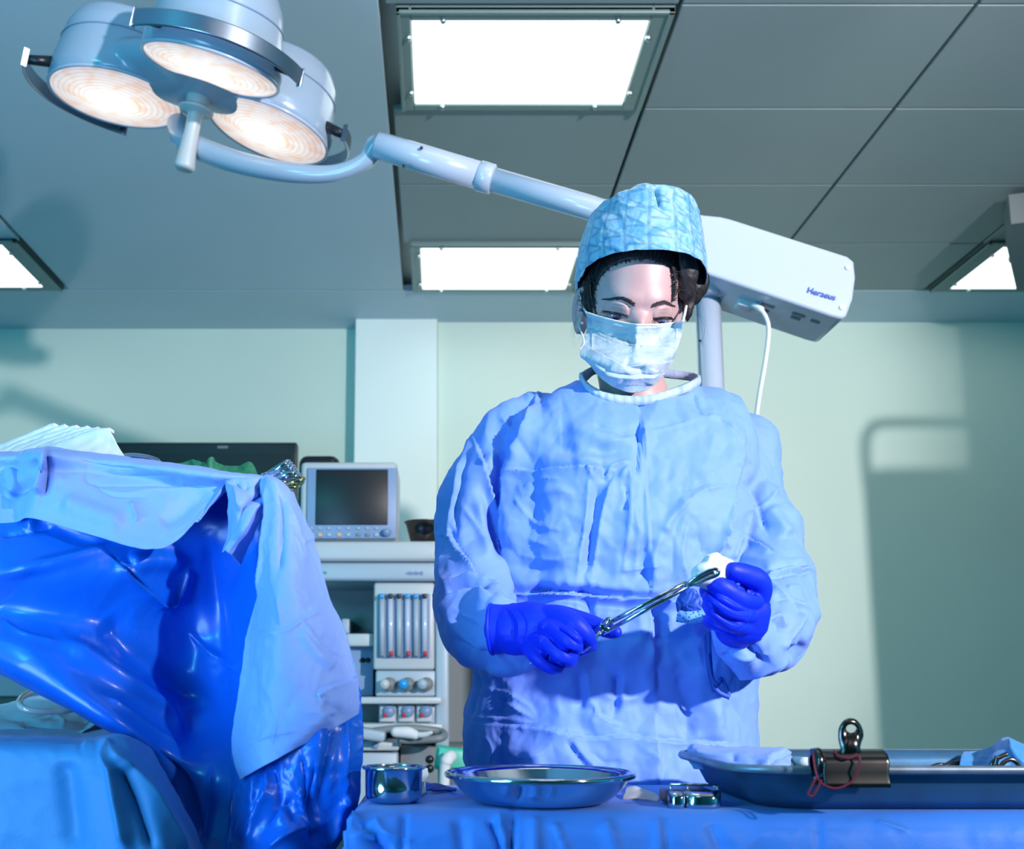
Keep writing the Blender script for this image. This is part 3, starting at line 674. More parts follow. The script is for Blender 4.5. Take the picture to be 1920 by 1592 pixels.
# jaw taper, flat face, temples
low = np.clip(-hz/.12, 0, 1)
hx = hx*(1-.46*low**1.15)*(1-.10*gs(hz-.02, .02)*(y > 0)*np.abs(x)**2)
hy = hy*(1-.12*low) - np.where(y < 0, .05*low*y*-1*-1, 0)
front = smoothstep(.15, .6, y)
hy = hy + front*(.004*gs(hz-.02, .012)*(gs(np.abs(hx)-.028, .022))            # brow ridge
     - .0105*gs(np.abs(hx)-.033, .017)*gs(hz+.002, .013)                       # sockets
     - .004*gs(hx, .010)*gs(hz-.004, .010)
     + .014*gs(hx, .0095)*smoothstep(.012, -.030, hz)*smoothstep(-.062, -.044, hz)
     + .007*gs(hx, .014)*gs(hz+.012, .02)
     + .005*gs(np.abs(hx)-.038, .02)*gs(hz+.035, .02)
     + .008*gs(hx, .022)*gs(hz+.10, .02) + .003*gs(hx, .02)*gs(hz+.072, .008))
# upper lids: bulge, cut off along the lash line
sx = np.abs(hx)-.0335
lidline = -.0042 - .0012*(sx/.015)**2
bul = np.clip(1-(sx/.0165)**2-((hz-.0005)/.0125)**2, 0, 1)**.5
up_ = smoothstep(lidline-.0008, lidline+.0004, hz)
hy = hy + front*(.0085*bul*up_ - .0006*gs(hz-.0075+.15*sx*sx/.015, .0012)*np.clip(1-(sx/.017)**2, 0, 1))
hy = hy - front*.0035*np.clip(1-(sx/.015)**2, 0, 1)*smoothstep(-.0125, -.0108, hz)*(1-up_)
HV = np.stack([hx, hy, hz], -1)
HW = np.array(HO) + HV[..., :1]*np.array(X_) + HV[..., 1:2]*np.array(Fr) + HV[..., 2:]*np.array(Up)
hg = G().grid(HW, closeu=True)
b0 = 0; hg.f += [tuple(range(nu)), tuple(range((nv-1)*nu, nv*nu))]
BV = BVHTree.FromPolygons([Vector(v) for v in hg.v], hg.f)
def onface(px, py, off=0.):
    r = ray(px, py); h, n, i, dd = BV.ray_cast(CAM, r)
    if h is None:
        q = CAM + r*1.5; h, n, i, dd = BV.find_nearest(q)
    if n.dot(r) > 0: n = -n
    return h + n*off
# ears
def ear(side, g):
    c = HL(side*.0680, .002, -.018)
    A = []; no = (X_*side*.75 + Fr*.30).normalized(); ba = (-Fr*.9+X_*side*.5).normalized()
    ring = [(-.2, .033), (.35, .034), (.8, .024), (.95, .006), (.75, -.012), (.35, -.026), (.0, -.034), (-.3, -.026), (-.35, -.004), (-.3, .018)]
    pts = [c + ba*(a*.019) + Up*b for a, b in ring]
    m_ = sum(pts, Vector())/len(pts); out = [p+no*.007 for p in pts]
    rows = [cr([tuple(p-no*.006) for p in pts]+[tuple(pts[0]-no*.006)], 40), cr([tuple(p+no*.004) for p in pts]+[tuple(pts[0]+no*.004)], 40),
            cr([tuple(m_+(p-m_)*.93+no*.0065) for p in pts]+[tuple(m_+(pts[0]-m_)*.93+no*.0065)], 40), cr([tuple(m_+(p-m_)*.80+no*.0045) for p in pts]+[tuple(m_+(pts[0]-m_)*.80+no*.0045)], 40),
            cr([tuple(m_+(p-m_)*.62+no*.0005) for p in pts]+[tuple(m_+(pts[0]-m_)*.62+no*.0005)], 40), cr([tuple(m_+(p-m_)*.3-no*.003) for p in pts]+[tuple(m_+(pts[0]-m_)*.3-no*.003)], 40), cr([tuple(m_+(p-m_)*.02-no*.0035) for p in pts]+[tuple(m_+(pts[0]-m_)*.02-no*.0035)], 40)]
    g.grid([r[:-1] for r in rows], closeu=True)
ear(-1, hg); ear(1, hg)
# neck, trunk, legs (rough, under the gown)
bg_ = G()
bg_.caps([HL(.010, -.030, -.085), P(1188, 740, 1.465), P(1188, 800, 1.48)], [.045, .050, .065], 32)
NZ = P(1190, 760, 1.47).z
bg_.caps([(PX0, 1.47, NZ-.10), (PX0, 1.47, 1.1), (PX0, 1.47, .92)], [.10, .10, .115], 32)
for sx_ in (-1, 1):
    bg_.caps([(PX0+sx_*.08, 1.47, .92), (PX0+sx_*.085, 1.46, .50), (PX0+sx_*.09, 1.47, .09)], [.085, .058, .038], 24)
    bg_.caps([(PX0+sx_*.09, 1.50, .04), (PX0+sx_*.10, 1.36, .03)], [.04, .032], 20)
bv, bf = remesh(bg_, .006, 4)
hg.add(bv, bf)
body = obj('body', hg, M['skin'], per)
body['label'] = 'pale skin of the face, ear and neck'
# eyeballs
def eyemat():
    m = bpy.data.materials.new('eye'); m.use_nodes = True; nt = m.node_tree; b = nt.nodes['Principled BSDF']
    at = nt.nodes.new('ShaderNodeAttribute'); at.attribute_name = 'irisd'; r = nt.nodes.new('ShaderNodeValToRGB'); r.color_ramp.interpolation = 'LINEAR'
    r.color_ramp.elements[0].position = .17; r.color_ramp.elements[0].color = (.002, .002, .004, 1); r.color_ramp.elements[1].position = .50; r.color_ramp.elements[1].color = (.17, .18, .26, 1)
    e = r.color_ramp.elements.new(.2); e.color = (.02, .035, .12, 1); e = r.color_ramp.elements.new(.42); e.color = (.01, .02, .07, 1)
    nt.links.new(at.outputs['Fac'], r.inputs[0]); nt.links.new(r.outputs[0], b.inputs['Base Color']); b.inputs['Roughness'].default_value = .08; return m
EM = eyemat()
for sx_, n_ in ((-1, 'left'), (1, 'right')):
    ex, ez = sx_*.0335, -.0045
    c = HL(ex, .0660, -.0085); look = (Fr*1.0 - Up*.52).normalized(); g = G(); V = []; D = []
    g.lathe([(.0112*math.sin(a), .0112*math.cos(a)) for a in np.linspace(.001, math.pi-.001, 40)], c, look, n=48)
    o = obj('eye', g, EM, per); at = o.data.attributes.new('irisd', 'FLOAT', 'POINT')
    at.data.foreach_set('value', [math.acos(max(-1, min(1, (Vector(v)-c).normalized().dot(look)))) for v in g.v])
# lashes and brows follow the face surface
def headpt(x, z, off=.0006):
    o_ = HL(x, .2, z); h, n, i, dd = BV.ray_cast(o_, -Fr); return h+Fr*off
rnd = random.Random(3)
for sx_ in (-1, 1):
    g = G(); L = []
    for k in range(25):
        s = -.0155+.031*k/24; zz = -.0042-.0012*(s/.015)**2; L.append(headpt(sx_*(.0335+s) if sx_ > 0 else -(.0335+s), zz+.0008, .0004))
    g.tube(L, [.0003+.0011*math.sin(math.pi*k/24)**.6 for k in range(25)], 6)
    for k in range(60):
        s = rnd.uniform(-.013, .0160); zz = -.0042-.0012*(s/.015)**2
        p = headpt(sx_*(.0335+s), zz+.0006, .0008); out = X_*sx_*(.25+s*45)*.006; l = rnd.uniform(.6, 1.1)
        q = p + (Fr*.0055 - Up*.0022 + out*.7)*l; r_ = p + (Fr*.0075 - Up*.0016 + out*1.4)*l
        g.tube([p, q, r_], [.00035, .00022, .00008], 4)
    obj('eyelashes', g, M['lash'], per)
    g = G()
    for k in range(520):
        t_ = rnd.random()
        s = .011+.040*t_; zc = .0120+.0065*math.sin(min(1, t_*1.25)*math.pi*.72)-.0060*max(0, t_-.45)/.55
        wd_ = .0036*(1-.75*t_**2)*(.7+.3*min(1, t_*6)); zz = zc+rnd.uniform(-1, 1)*wd_
        p = headpt(sx_*s, zz, .0003); a_ = .0045*(1.1-.4*t_)
        q = headpt(sx_*(s+a_*.85), zz+(zc-zz)*.5+.0016*(1-1.7*t_), .0011)
        g.tube([p, (p+q)/2+Fr*.0006, q], [.00024, .0002, .00006], 3)
    obj('eyebrow', g, M['brow'], per)
obj('ear_stud', G().lathe([(0, -.002), (.002, -.0015), (.0026, 0), (.002, .002), (0, .0026)], P(1091, 606, onface(1091, 606).y-.004), n=12), M['steel'], per)

# ---- hair: shell + strands
hair_line = [(1104, 640), (1106, 600), (1112, 560), (1128, 518), (1150, 498), (1185, 487), (1225, 488), (1255, 500), (1276, 522), (1285, 560), (1291, 590), (1293, 640)]
HLc = cr(hair_line, 60)
def in_face(px, py):
    # inside the face region (below the hairline)
    yl = np.interp(px, *zip(*sorted([(a, b) for a, b in HLc[10:50]], key=lambda q: q[0])))
    return (px > 1104) & (px < 1292) & (py > yl)
hpx, hpy = proj(HW); cy_ = (HV[..., 1] > -.005)
face = in_face(hpx, hpy) & (HV[..., 1] > 0.0)
keep = (~face) & (HV[..., 2] > np.where(HV[..., 1] > -.045, .002+.5*np.clip(HV[..., 1], -.05, .1), -.06)) 
sc3 = np.where(keep, 1.035, .97)[..., None]
from_c = HV*sc3
from_c = from_c.reshape(-1, 3)
HS = np.array(HO) + from_c[:, :1]*np.array(X_) + from_c[:, 1:2]*np.array(Fr) + from_c[:, 2:]*np.array(Up)
g = G().add(HS, hg.f[:(nv-1)*nu])
def strand(g, pts, r): 
    c = cr([tuple(p) for p in pts], 9); g.tube([Vector(q) for q in c], [r*a for a in (.6, 1, 1, 1, 1, 1, .9, .7, .3)], 4)
for k in range(420):      # swept back from the forehead
    t_ = rnd.random(); a = HLc[int(8+t_*43)]; x0, y0 = a[0]+rnd.gauss(0, 2), a[1]+rnd.gauss(0, 2.5)
    cx_, cyy = 1198, 600; dx, dy = x0-cx_, y0-cyy; k1 = rnd.uniform(1.12, 1.3)
    p0 = onface(x0, y0, .0008); p1 = onface(cx_+dx*(1+(k1-1)*.5), cyy+dy*(1+(k1-1)*.5), .004); p2 = onface(cx_+dx*k1, cyy+dy*k1, .006)
    strand(g, [p0, p1, p2], rnd.uniform(.0003, .0007))
# bulk of hair bulging on the right beneath the cap
hb = G(); hb.caps([P(1272, 478, 1.38), P(1284, 510, 1.385), P(1284, 545, 1.395)], [.016, .020, .014], 24).caps([P(1296, 500, 1.42), P(1304, 530, 1.425), P(1299, 556, 1.43)], [.016, .021, .014], 24).caps([P(1291, 545, 1.41), P(1290, 585, 1.415), P(1289, 600, 1.42)], [.012, .008, .004], 16)
hv_, hf_ = remesh(hb, .003, 4); hn_ = vnorm(hv_, hf_); hv_ = hv_+hn_*(np.abs(pn(hv_*np.array([260, 260, 60])))*.004-.001)[:, None]
g.add(hv_, hf_)
for k in range(110):
    x0 = rnd.uniform(1266, 1288); y0 = rnd.uniform(498, 548); Yk = 1.385+rnd.uniform(-.01, .01)
    strand(g, [P(x0, y0, Yk), P(x0+14, y0-4+rnd.uniform(-5, 9), Yk+.012), P(x0+rnd.uniform(20, 30), y0+rnd.uniform(2, 24), Yk+.030)], rnd.uniform(.0003, .0006))
for k in range(110):
    x0 = rnd.uniform(1096, 1116); y0 = rnd.uniform(540, 600)
    strand(g, [onface(x0+rnd.uniform(2, 8), y0, .001), onface(x0, y0-30, .005), onface(x0+rnd.uniform(-2, 6), y0-66, .008)], rnd.uniform(.0003, .0006))
for k in range(16):       # flyaways
    x0 = rnd.choice([1088, 1094, 1300, 1305]); y0 = rnd.uniform(545, 600); sgn = -1 if x0 < 1200 else 1
    strand(g, [P(x0, y0, 1.44), P(x0+sgn*rnd.uniform(4, 20), y0+rnd.uniform(5, 40), 1.44), P(x0+sgn*rnd.uniform(-6, 26), y0+rnd.uniform(30, 80), 1.45)], .00009)
hair = obj('hair', g, M['hair'], per)

# ---- cap
def capmat():
    m = mat('cap_blue_nonwoven', (.16, .42, .66), .6, sheen=.3, bump=.3, bscale=300, bdist=.001)
    nt = m.node_tree; b = nt.nodes['Principled BSDF']
    def N(op, a, b_=None, c=None):
        n = nt.nodes.new('ShaderNodeMath'); n.operation = op
        for i, q in enumerate((a, b_, c)):
            if q is None: continue
            if isinstance(q, (int, float)): n.inputs[i].default_value = q
            else: nt.links.new(q, n.inputs[i])
        return n.outputs[0]
    at = nt.nodes.new('ShaderNodeAttribute'); at.attribute_name = 'capuv'; sp = nt.nodes.new('ShaderNodeSeparateXYZ'); nt.links.new(at.outputs['Vector'], sp.inputs[0])
    u, v = sp.outputs[0], sp.outputs[1]              # metres along the cap
    cu = N('DIVIDE', u, .031); col_ = N('FLOOR', cu); fu = N('FRACT', cu)
    cv = N('ADD', N('DIVIDE', v, .026), N('MULTIPLY', col_, .37)); fv = N('FRACT', cv)
    bar = N('GREATER_THAN', fu, .86)
    d1 = N('LESS_THAN', N('ABSOLUTE', N('SUBTRACT', fv, N('MULTIPLY_ADD', fu, .72, .12))), .075)
    d2 = N('LESS_THAN', N('ABSOLUTE', N('SUBTRACT', fv, N('MULTIPLY_ADD', fu, .12, .10))), .065)
    on = N('MAXIMUM', bar, N('MAXIMUM', N('MULTIPLY', d1, N('GREATER_THAN', fu, .1)), N('MULTIPLY', d2, N('GREATER_THAN', fu, .1))))
    du_ = N('SINE', N('MULTIPLY', N('ADD', u, v), 2*math.pi/.0026)); dv_ = N('SINE', N('MULTIPLY', N('SUBTRACT', u, v), 2*math.pi/.0026))
    dots = N('GREATER_THAN', N('MULTIPLY', du_, dv_), .12)
    f_ = N('MULTIPLY', N('MULTIPLY', on, dots), .95)
    nz = nt.nodes.new('ShaderNodeTexNoise'); nz.inputs['Scale'].default_value = 60; nz.inputs['Detail'].default_value = 6; nz.inputs['Distortion'].default_value = 1.2
    nt.links.new(at.outputs['Vector'], nz.inputs[0])
    rm = nt.nodes.new('ShaderNodeValToRGB'); rm.color_ramp.elements[0].position = .38; rm.color_ramp.elements[0].color = (.06, .25, .44, 1); rm.color_ramp.elements[1].position = .62; rm.color_ramp.elements[1].color = (.22, .40, .52, 1)
    nt.links.new(nz.outputs[0], rm.inputs[0])
    mx = nt.nodes.new('ShaderNodeMix'); mx.data_type = 'RGBA'; mx.inputs[7].default_value = (.004, .07, .17, 1); nt.links.new(f_, mx.inputs[0]); nt.links.new(rm.outputs[0], mx.inputs[6])
    nt.links.new(mx.outputs[2], b.inputs['Base Color']); return m
nth, nt_ = 360, 110
tA = np.linspace(0, 2*np.pi, nth, endpoint=False)      # 0 = right, pi/2 = front (to camera)
# silhouette in pixels: level -> left, right
lev = np.array([343, 352, 375, 430, 490, 520, 550, 590.]); lft = np.array([1150, 1128, 1112, 1094, 1082, 1081, 1085, 1092.]); rgt = np.array([1250, 1286, 1296, 1304, 1311, 1315, 1315, 1302.])
A = np.zeros((nt_, nth, 3)); UVc = np.zeros((nt_, nth, 2))
zt_ = P(1200, 362, 1.36).z; YC = 1.435
rimx = [1081, 1090, 1110, 1135, 1170, 1210, 1250, 1285, 1310, 1325]; rimy = [530, 506, 488, 477, 470, 470, 476, 490, 508, 545]
for j, a in enumerate(tA):
    c, s = math.cos(a), math.sin(a)
    rimhw = 121
    rx = 1202+rimhw*c
    Yr = YC-.118*max(s, 0)**1.0 if s > 0 else YC+.10*abs(s)
    py = np.interp(rx, rimx, rimy) if s > 0 else (540+25*abs(s))
    zr = P(rx, py, Yr).z
    for i in range(nt_):
        t_ = i/(nt_-1)
        if t_ < .72: q = t_/.72; z = zr+(zt_-.012-zr)*q; sh = 1-.035*q**3
        else:
            q = (t_-.72)/.28; sh = .965*math.cos(q*math.pi/2)**.62 if q < .999 else 0.; z = zt_-.012+.016*math.sin(q*math.pi/2)
        dz_ = z-CAMZ; k = YC*CP+dz_*SP; pyl = VY-F*(-YC*SP+dz_*CP)/k
        l = np.interp(pyl, lev, lft); r_ = np.interp(pyl, lev, rgt)
        if t_ >= .72: l, r_ = np.interp(375, lev, lft)+4, np.interp(375, lev, rgt)-2
        xc = (l+r_)/2; hw = (r_-l)/2*k/F; xw = (xc-VX)/F*k
        hd = .120*(.93+.07*hw/.09)
        cc = math.copysign(abs(c)**.88, c); ss = math.copysign(abs(s)**.88, s)
        A[i, j] = (xw+hw*sh*cc, YC-(hd if s > 0 else .095)*sh*ss, z); UVc[i, j] = (a*.093, z*1.0)
N_ = gnormals(A); ctr = A.mean((0, 1)); sg_ = np.sign(((A-ctr)*N_).sum(-1, keepdims=True)); sg_[sg_ == 0] = 1; N_ = N_*sg_
cpx, cpy = proj(A)
fr_ = (A[..., 1] < YC)
D = crumple(A, .045, 3)*.0028
D = D + np.where(fr_, strokes(cpx, cpy, [('h', 5, .007, [(1225, 352), (1232, 368), (1238, 392)]), ('r', 8, .004, [(1150, 350), (1205, 352), (1290, 366)]), ('v', 6, .0025, [(1245, 372), (1290, 400)]), ('r', 8, .003, [(1150, 375), (1200, 395), (1240, 390)]), ('s', 7, .003, [(1130, 400), (1122, 470)]), ('r', 6, .0025, [(1262, 385), (1275, 460)])]), 0)
A = A+N_*D[..., None]
cap = obj('surgical_cap', G().grid(A, closeu=True), capmat(), per); solid(cap, .001)
at = cap.data.attributes.new('capuv', 'FLOAT_VECTOR', 'POINT'); at.data.foreach_set('vector', np.concatenate([UVc, np.zeros((nt_, nth, 1))], -1).reshape(-1))

# ---- mask
top = [(1101, 586), (1125, 594), (1155, 602), (1180, 607), (1197, 609), (1230, 609), (1260, 606), (1281, 602)]
bot = [(1106, 678), (1120, 700), (1140, 718), (1165, 731), (1185, 736), (1210, 731), (1235, 712), (1262, 676)]
mid1 = [(1101, 615), (1125, 625), (1155, 632), (1180, 636), (1197, 637), (1230, 637), (1258, 634), (1277, 630)]
mid2 = [(1088, 664), (1112, 672), (1145, 680), (1175, 684), (1195, 684), (1228, 680), (1252, 672), (1269, 655)]
def mrow(pts, dy):
    out = []
    for k, (x_, y_) in enumerate(pts):
        p = onface(min(max(x_, 1108), 1280), min(y_, 708)); bul_ = math.sin(math.pi*k/(len(pts)-1))
        out.append((x_, y_, p.y-.0090-dy*bul_))
    return out
rows = [mrow(top, .001), mrow(mid1, .006), mrow(mid2, .010), mrow(bot, .010)]
rows[0][4] = (rows[0][4][0], rows[0][4][1], rows[0][4][2]-.002)
for r_ in rows[3:]:
    for k in range(8): r_[k] = (r_[k][0], r_[k][1], 1.372-.010*math.sin(math.pi*k/7)+ .012*abs(k-3.5)/3.5)
for k in range(8): rows[2][k] = (rows[2][k][0], rows[2][k][1], 1.352-.014*math.sin(math.pi*k/7)+.028*(abs(k-3.5)/3.5)**2)
A, mx_, my_ = netP(rows, 150, 220); N_ = gnormals(A)
MS = [('s', 3.2, .0030, [(1110, 618), (1150, 637), (1205, 650), (1272, 655)][::-1]), ('s', 3.2, .0030, [(1104, 652), (1140, 672), (1180, 684), (1262, 676)][::-1]), ('s', 3.2, .0030, [(1112, 680), (1150, 698), (1185, 706), (1240, 700)][::-1]),
      ('s', 3, .0020, [(1112, 628), (1150, 646), (1190, 655)][::-1]), ('h', 9, .005, [(1168, 678), (1190, 690), (1212, 694)]), ('h', 6, .0035, [(1175, 640), (1205, 650)]), ('r', 2.0, .0008, [(1104, 594), (1150, 608), (1200, 615), (1278, 610)]),
      ('r', 6, .003, [(1195, 612), (1192, 660)]), ('g', 10, .003, [(1140, 690), (1165, 720)]), ('g', 8, .002, [(1225, 690), (1215, 722)]), ('r', 2, .001, [(1112, 598), (1110, 660)]), ('r', 2, .001, [(1270, 612), (1262, 665)])]
A = A+N_*(strokes(mx_, my_, MS)*1.5+crumple(A, .02, 3)*.0012)[..., None]
mm_ = mat('mask_pale_blue', (.38, .44, .51), .7, sheen=.1, noise=1., nscale=60, col2=(.24, .34, .46), bump=.3, bscale=800, bdist=.0004, stretch=(.35, 1, 1.6))
mk = obj('face_mask', G().grid(A), mm_, per); solid(mk, .0012)
B = A[0]; obj('nose_edge', G().tube([Vector(p)+Vector((0, -.0006, 0)) for p in B[::3]], .0013, 6), M['gauze'], mk)
g = G()
g.tube([Vector(q) for q in cr([Vector(A[2, 0]), onface(1096, 575, .002), onface(1091, 560, .004), P(1086, 548, onface(1092, 556).y+.004)], 14)], .0017, 6)
g.tube([Vector(q) for q in cr([Vector(A[90, 0]), P(1095, 640, 1.40), P(1086, 612, 1.43)], 10)], .0012, 6)
obj('ear_loop', g, M['gauze'], mk); g = G()
g.tube([Vector(q) for q in cr([Vector(A[2, -1]), P(1284, 588, 1.39), P(1287, 572, 1.41)], 14)], .0020, 6)
obj('ear_loop', g, M['gauze'], mk)

# ---- gown
g = G()
tr = [(728, 1096, 1296, 1.475, .072), (748, 1030, 1348, 1.475, .085), (775, 978, 1388, 1.475, .098), (830, 935, 1418, 1.47, .118), (900, 925, 1418, 1.465, .128), (1000, 926, 1405, 1.455, .136),
      (1100, 925, 1396, 1.455, .130), (1135, 920, 1396, 1.455, .122), (1200, 896, 1402, 1.45, .130), (1300, 878, 1408, 1.45, .138), (1400, 873, 1418, 1.45, .146), (1500, 871, 1424, 1.45, .150), (1700, 868, 1432, 1.45, .155), (2050, 860, 1440, 1.45, .165)]
rings = []
for (py, l, r_, Yc, dp) in tr:
    a = P(l, py, Yc); b = P(r_, py, Yc); rings.append(((a.x+b.x)/2, Yc, (a.z+b.z)/2, (b.x-a.x)/2, dp))
rings = cr(rings, 60); V = []
for (cx_, cy2, cz, hw, dp) in rings:
    for j in range(72):
        a = 2*math.pi*j/72; c, s = math.cos(a), math.sin(a)
        V.append((cx_+hw*math.copysign(abs(c)**.85, c), cy2-dp*math.copysign(abs(s)**.85, s), cz))
g.add(V, [(i*72+j, i*72+(j+1) % 72, (i+1)*72+(j+1) % 72, (i+1)*72+j) for i in range(59) for j in range(72)]+[tuple(range(72)), tuple(59*72+j for j in range(72))])
g.caps([P(1010, 785, 1.475), P(960, 838, 1.475), P(903, 925, 1.46), P(884, 1010, 1.45), P(882, 1090, 1.42)], [.040, .055, .058, .054, .049], 36)
g.caps([P(882, 1075, 1.42), P(884, 1140, 1.37), P(905, 1185, 1.31), P(940, 1190, 1.255)], [.050, .052, .050, .043], 36)
g.caps([P(905, 1200, 1.29), P(950, 1222, 1.26), P(975, 1222, 1.24)], [.040, .037, .028], 30)
g.caps([P(1345, 798, 1.475), P(1386, 842, 1.475), P(1396, 930, 1.455), P(1426, 1030, 1.42), P(1446, 1090, 1.39)], [.042, .054, .060, .056, .054], 36)
g.caps([P(1444, 1080, 1.39), P(1446, 1140, 1.34), P(1424, 1185, 1.28), P(1388, 1188, 1.235)], [.055, .054, .048, .037], 36)
gv, gf = remesh(g, .0026, 6)
gn = vnorm(gv, gf); gx, gy = proj(gv); c_ = np.array([PX0, 1.46, 1.3])
frn = ((np.array(CAM)-gv)*gn).sum(1) > 0
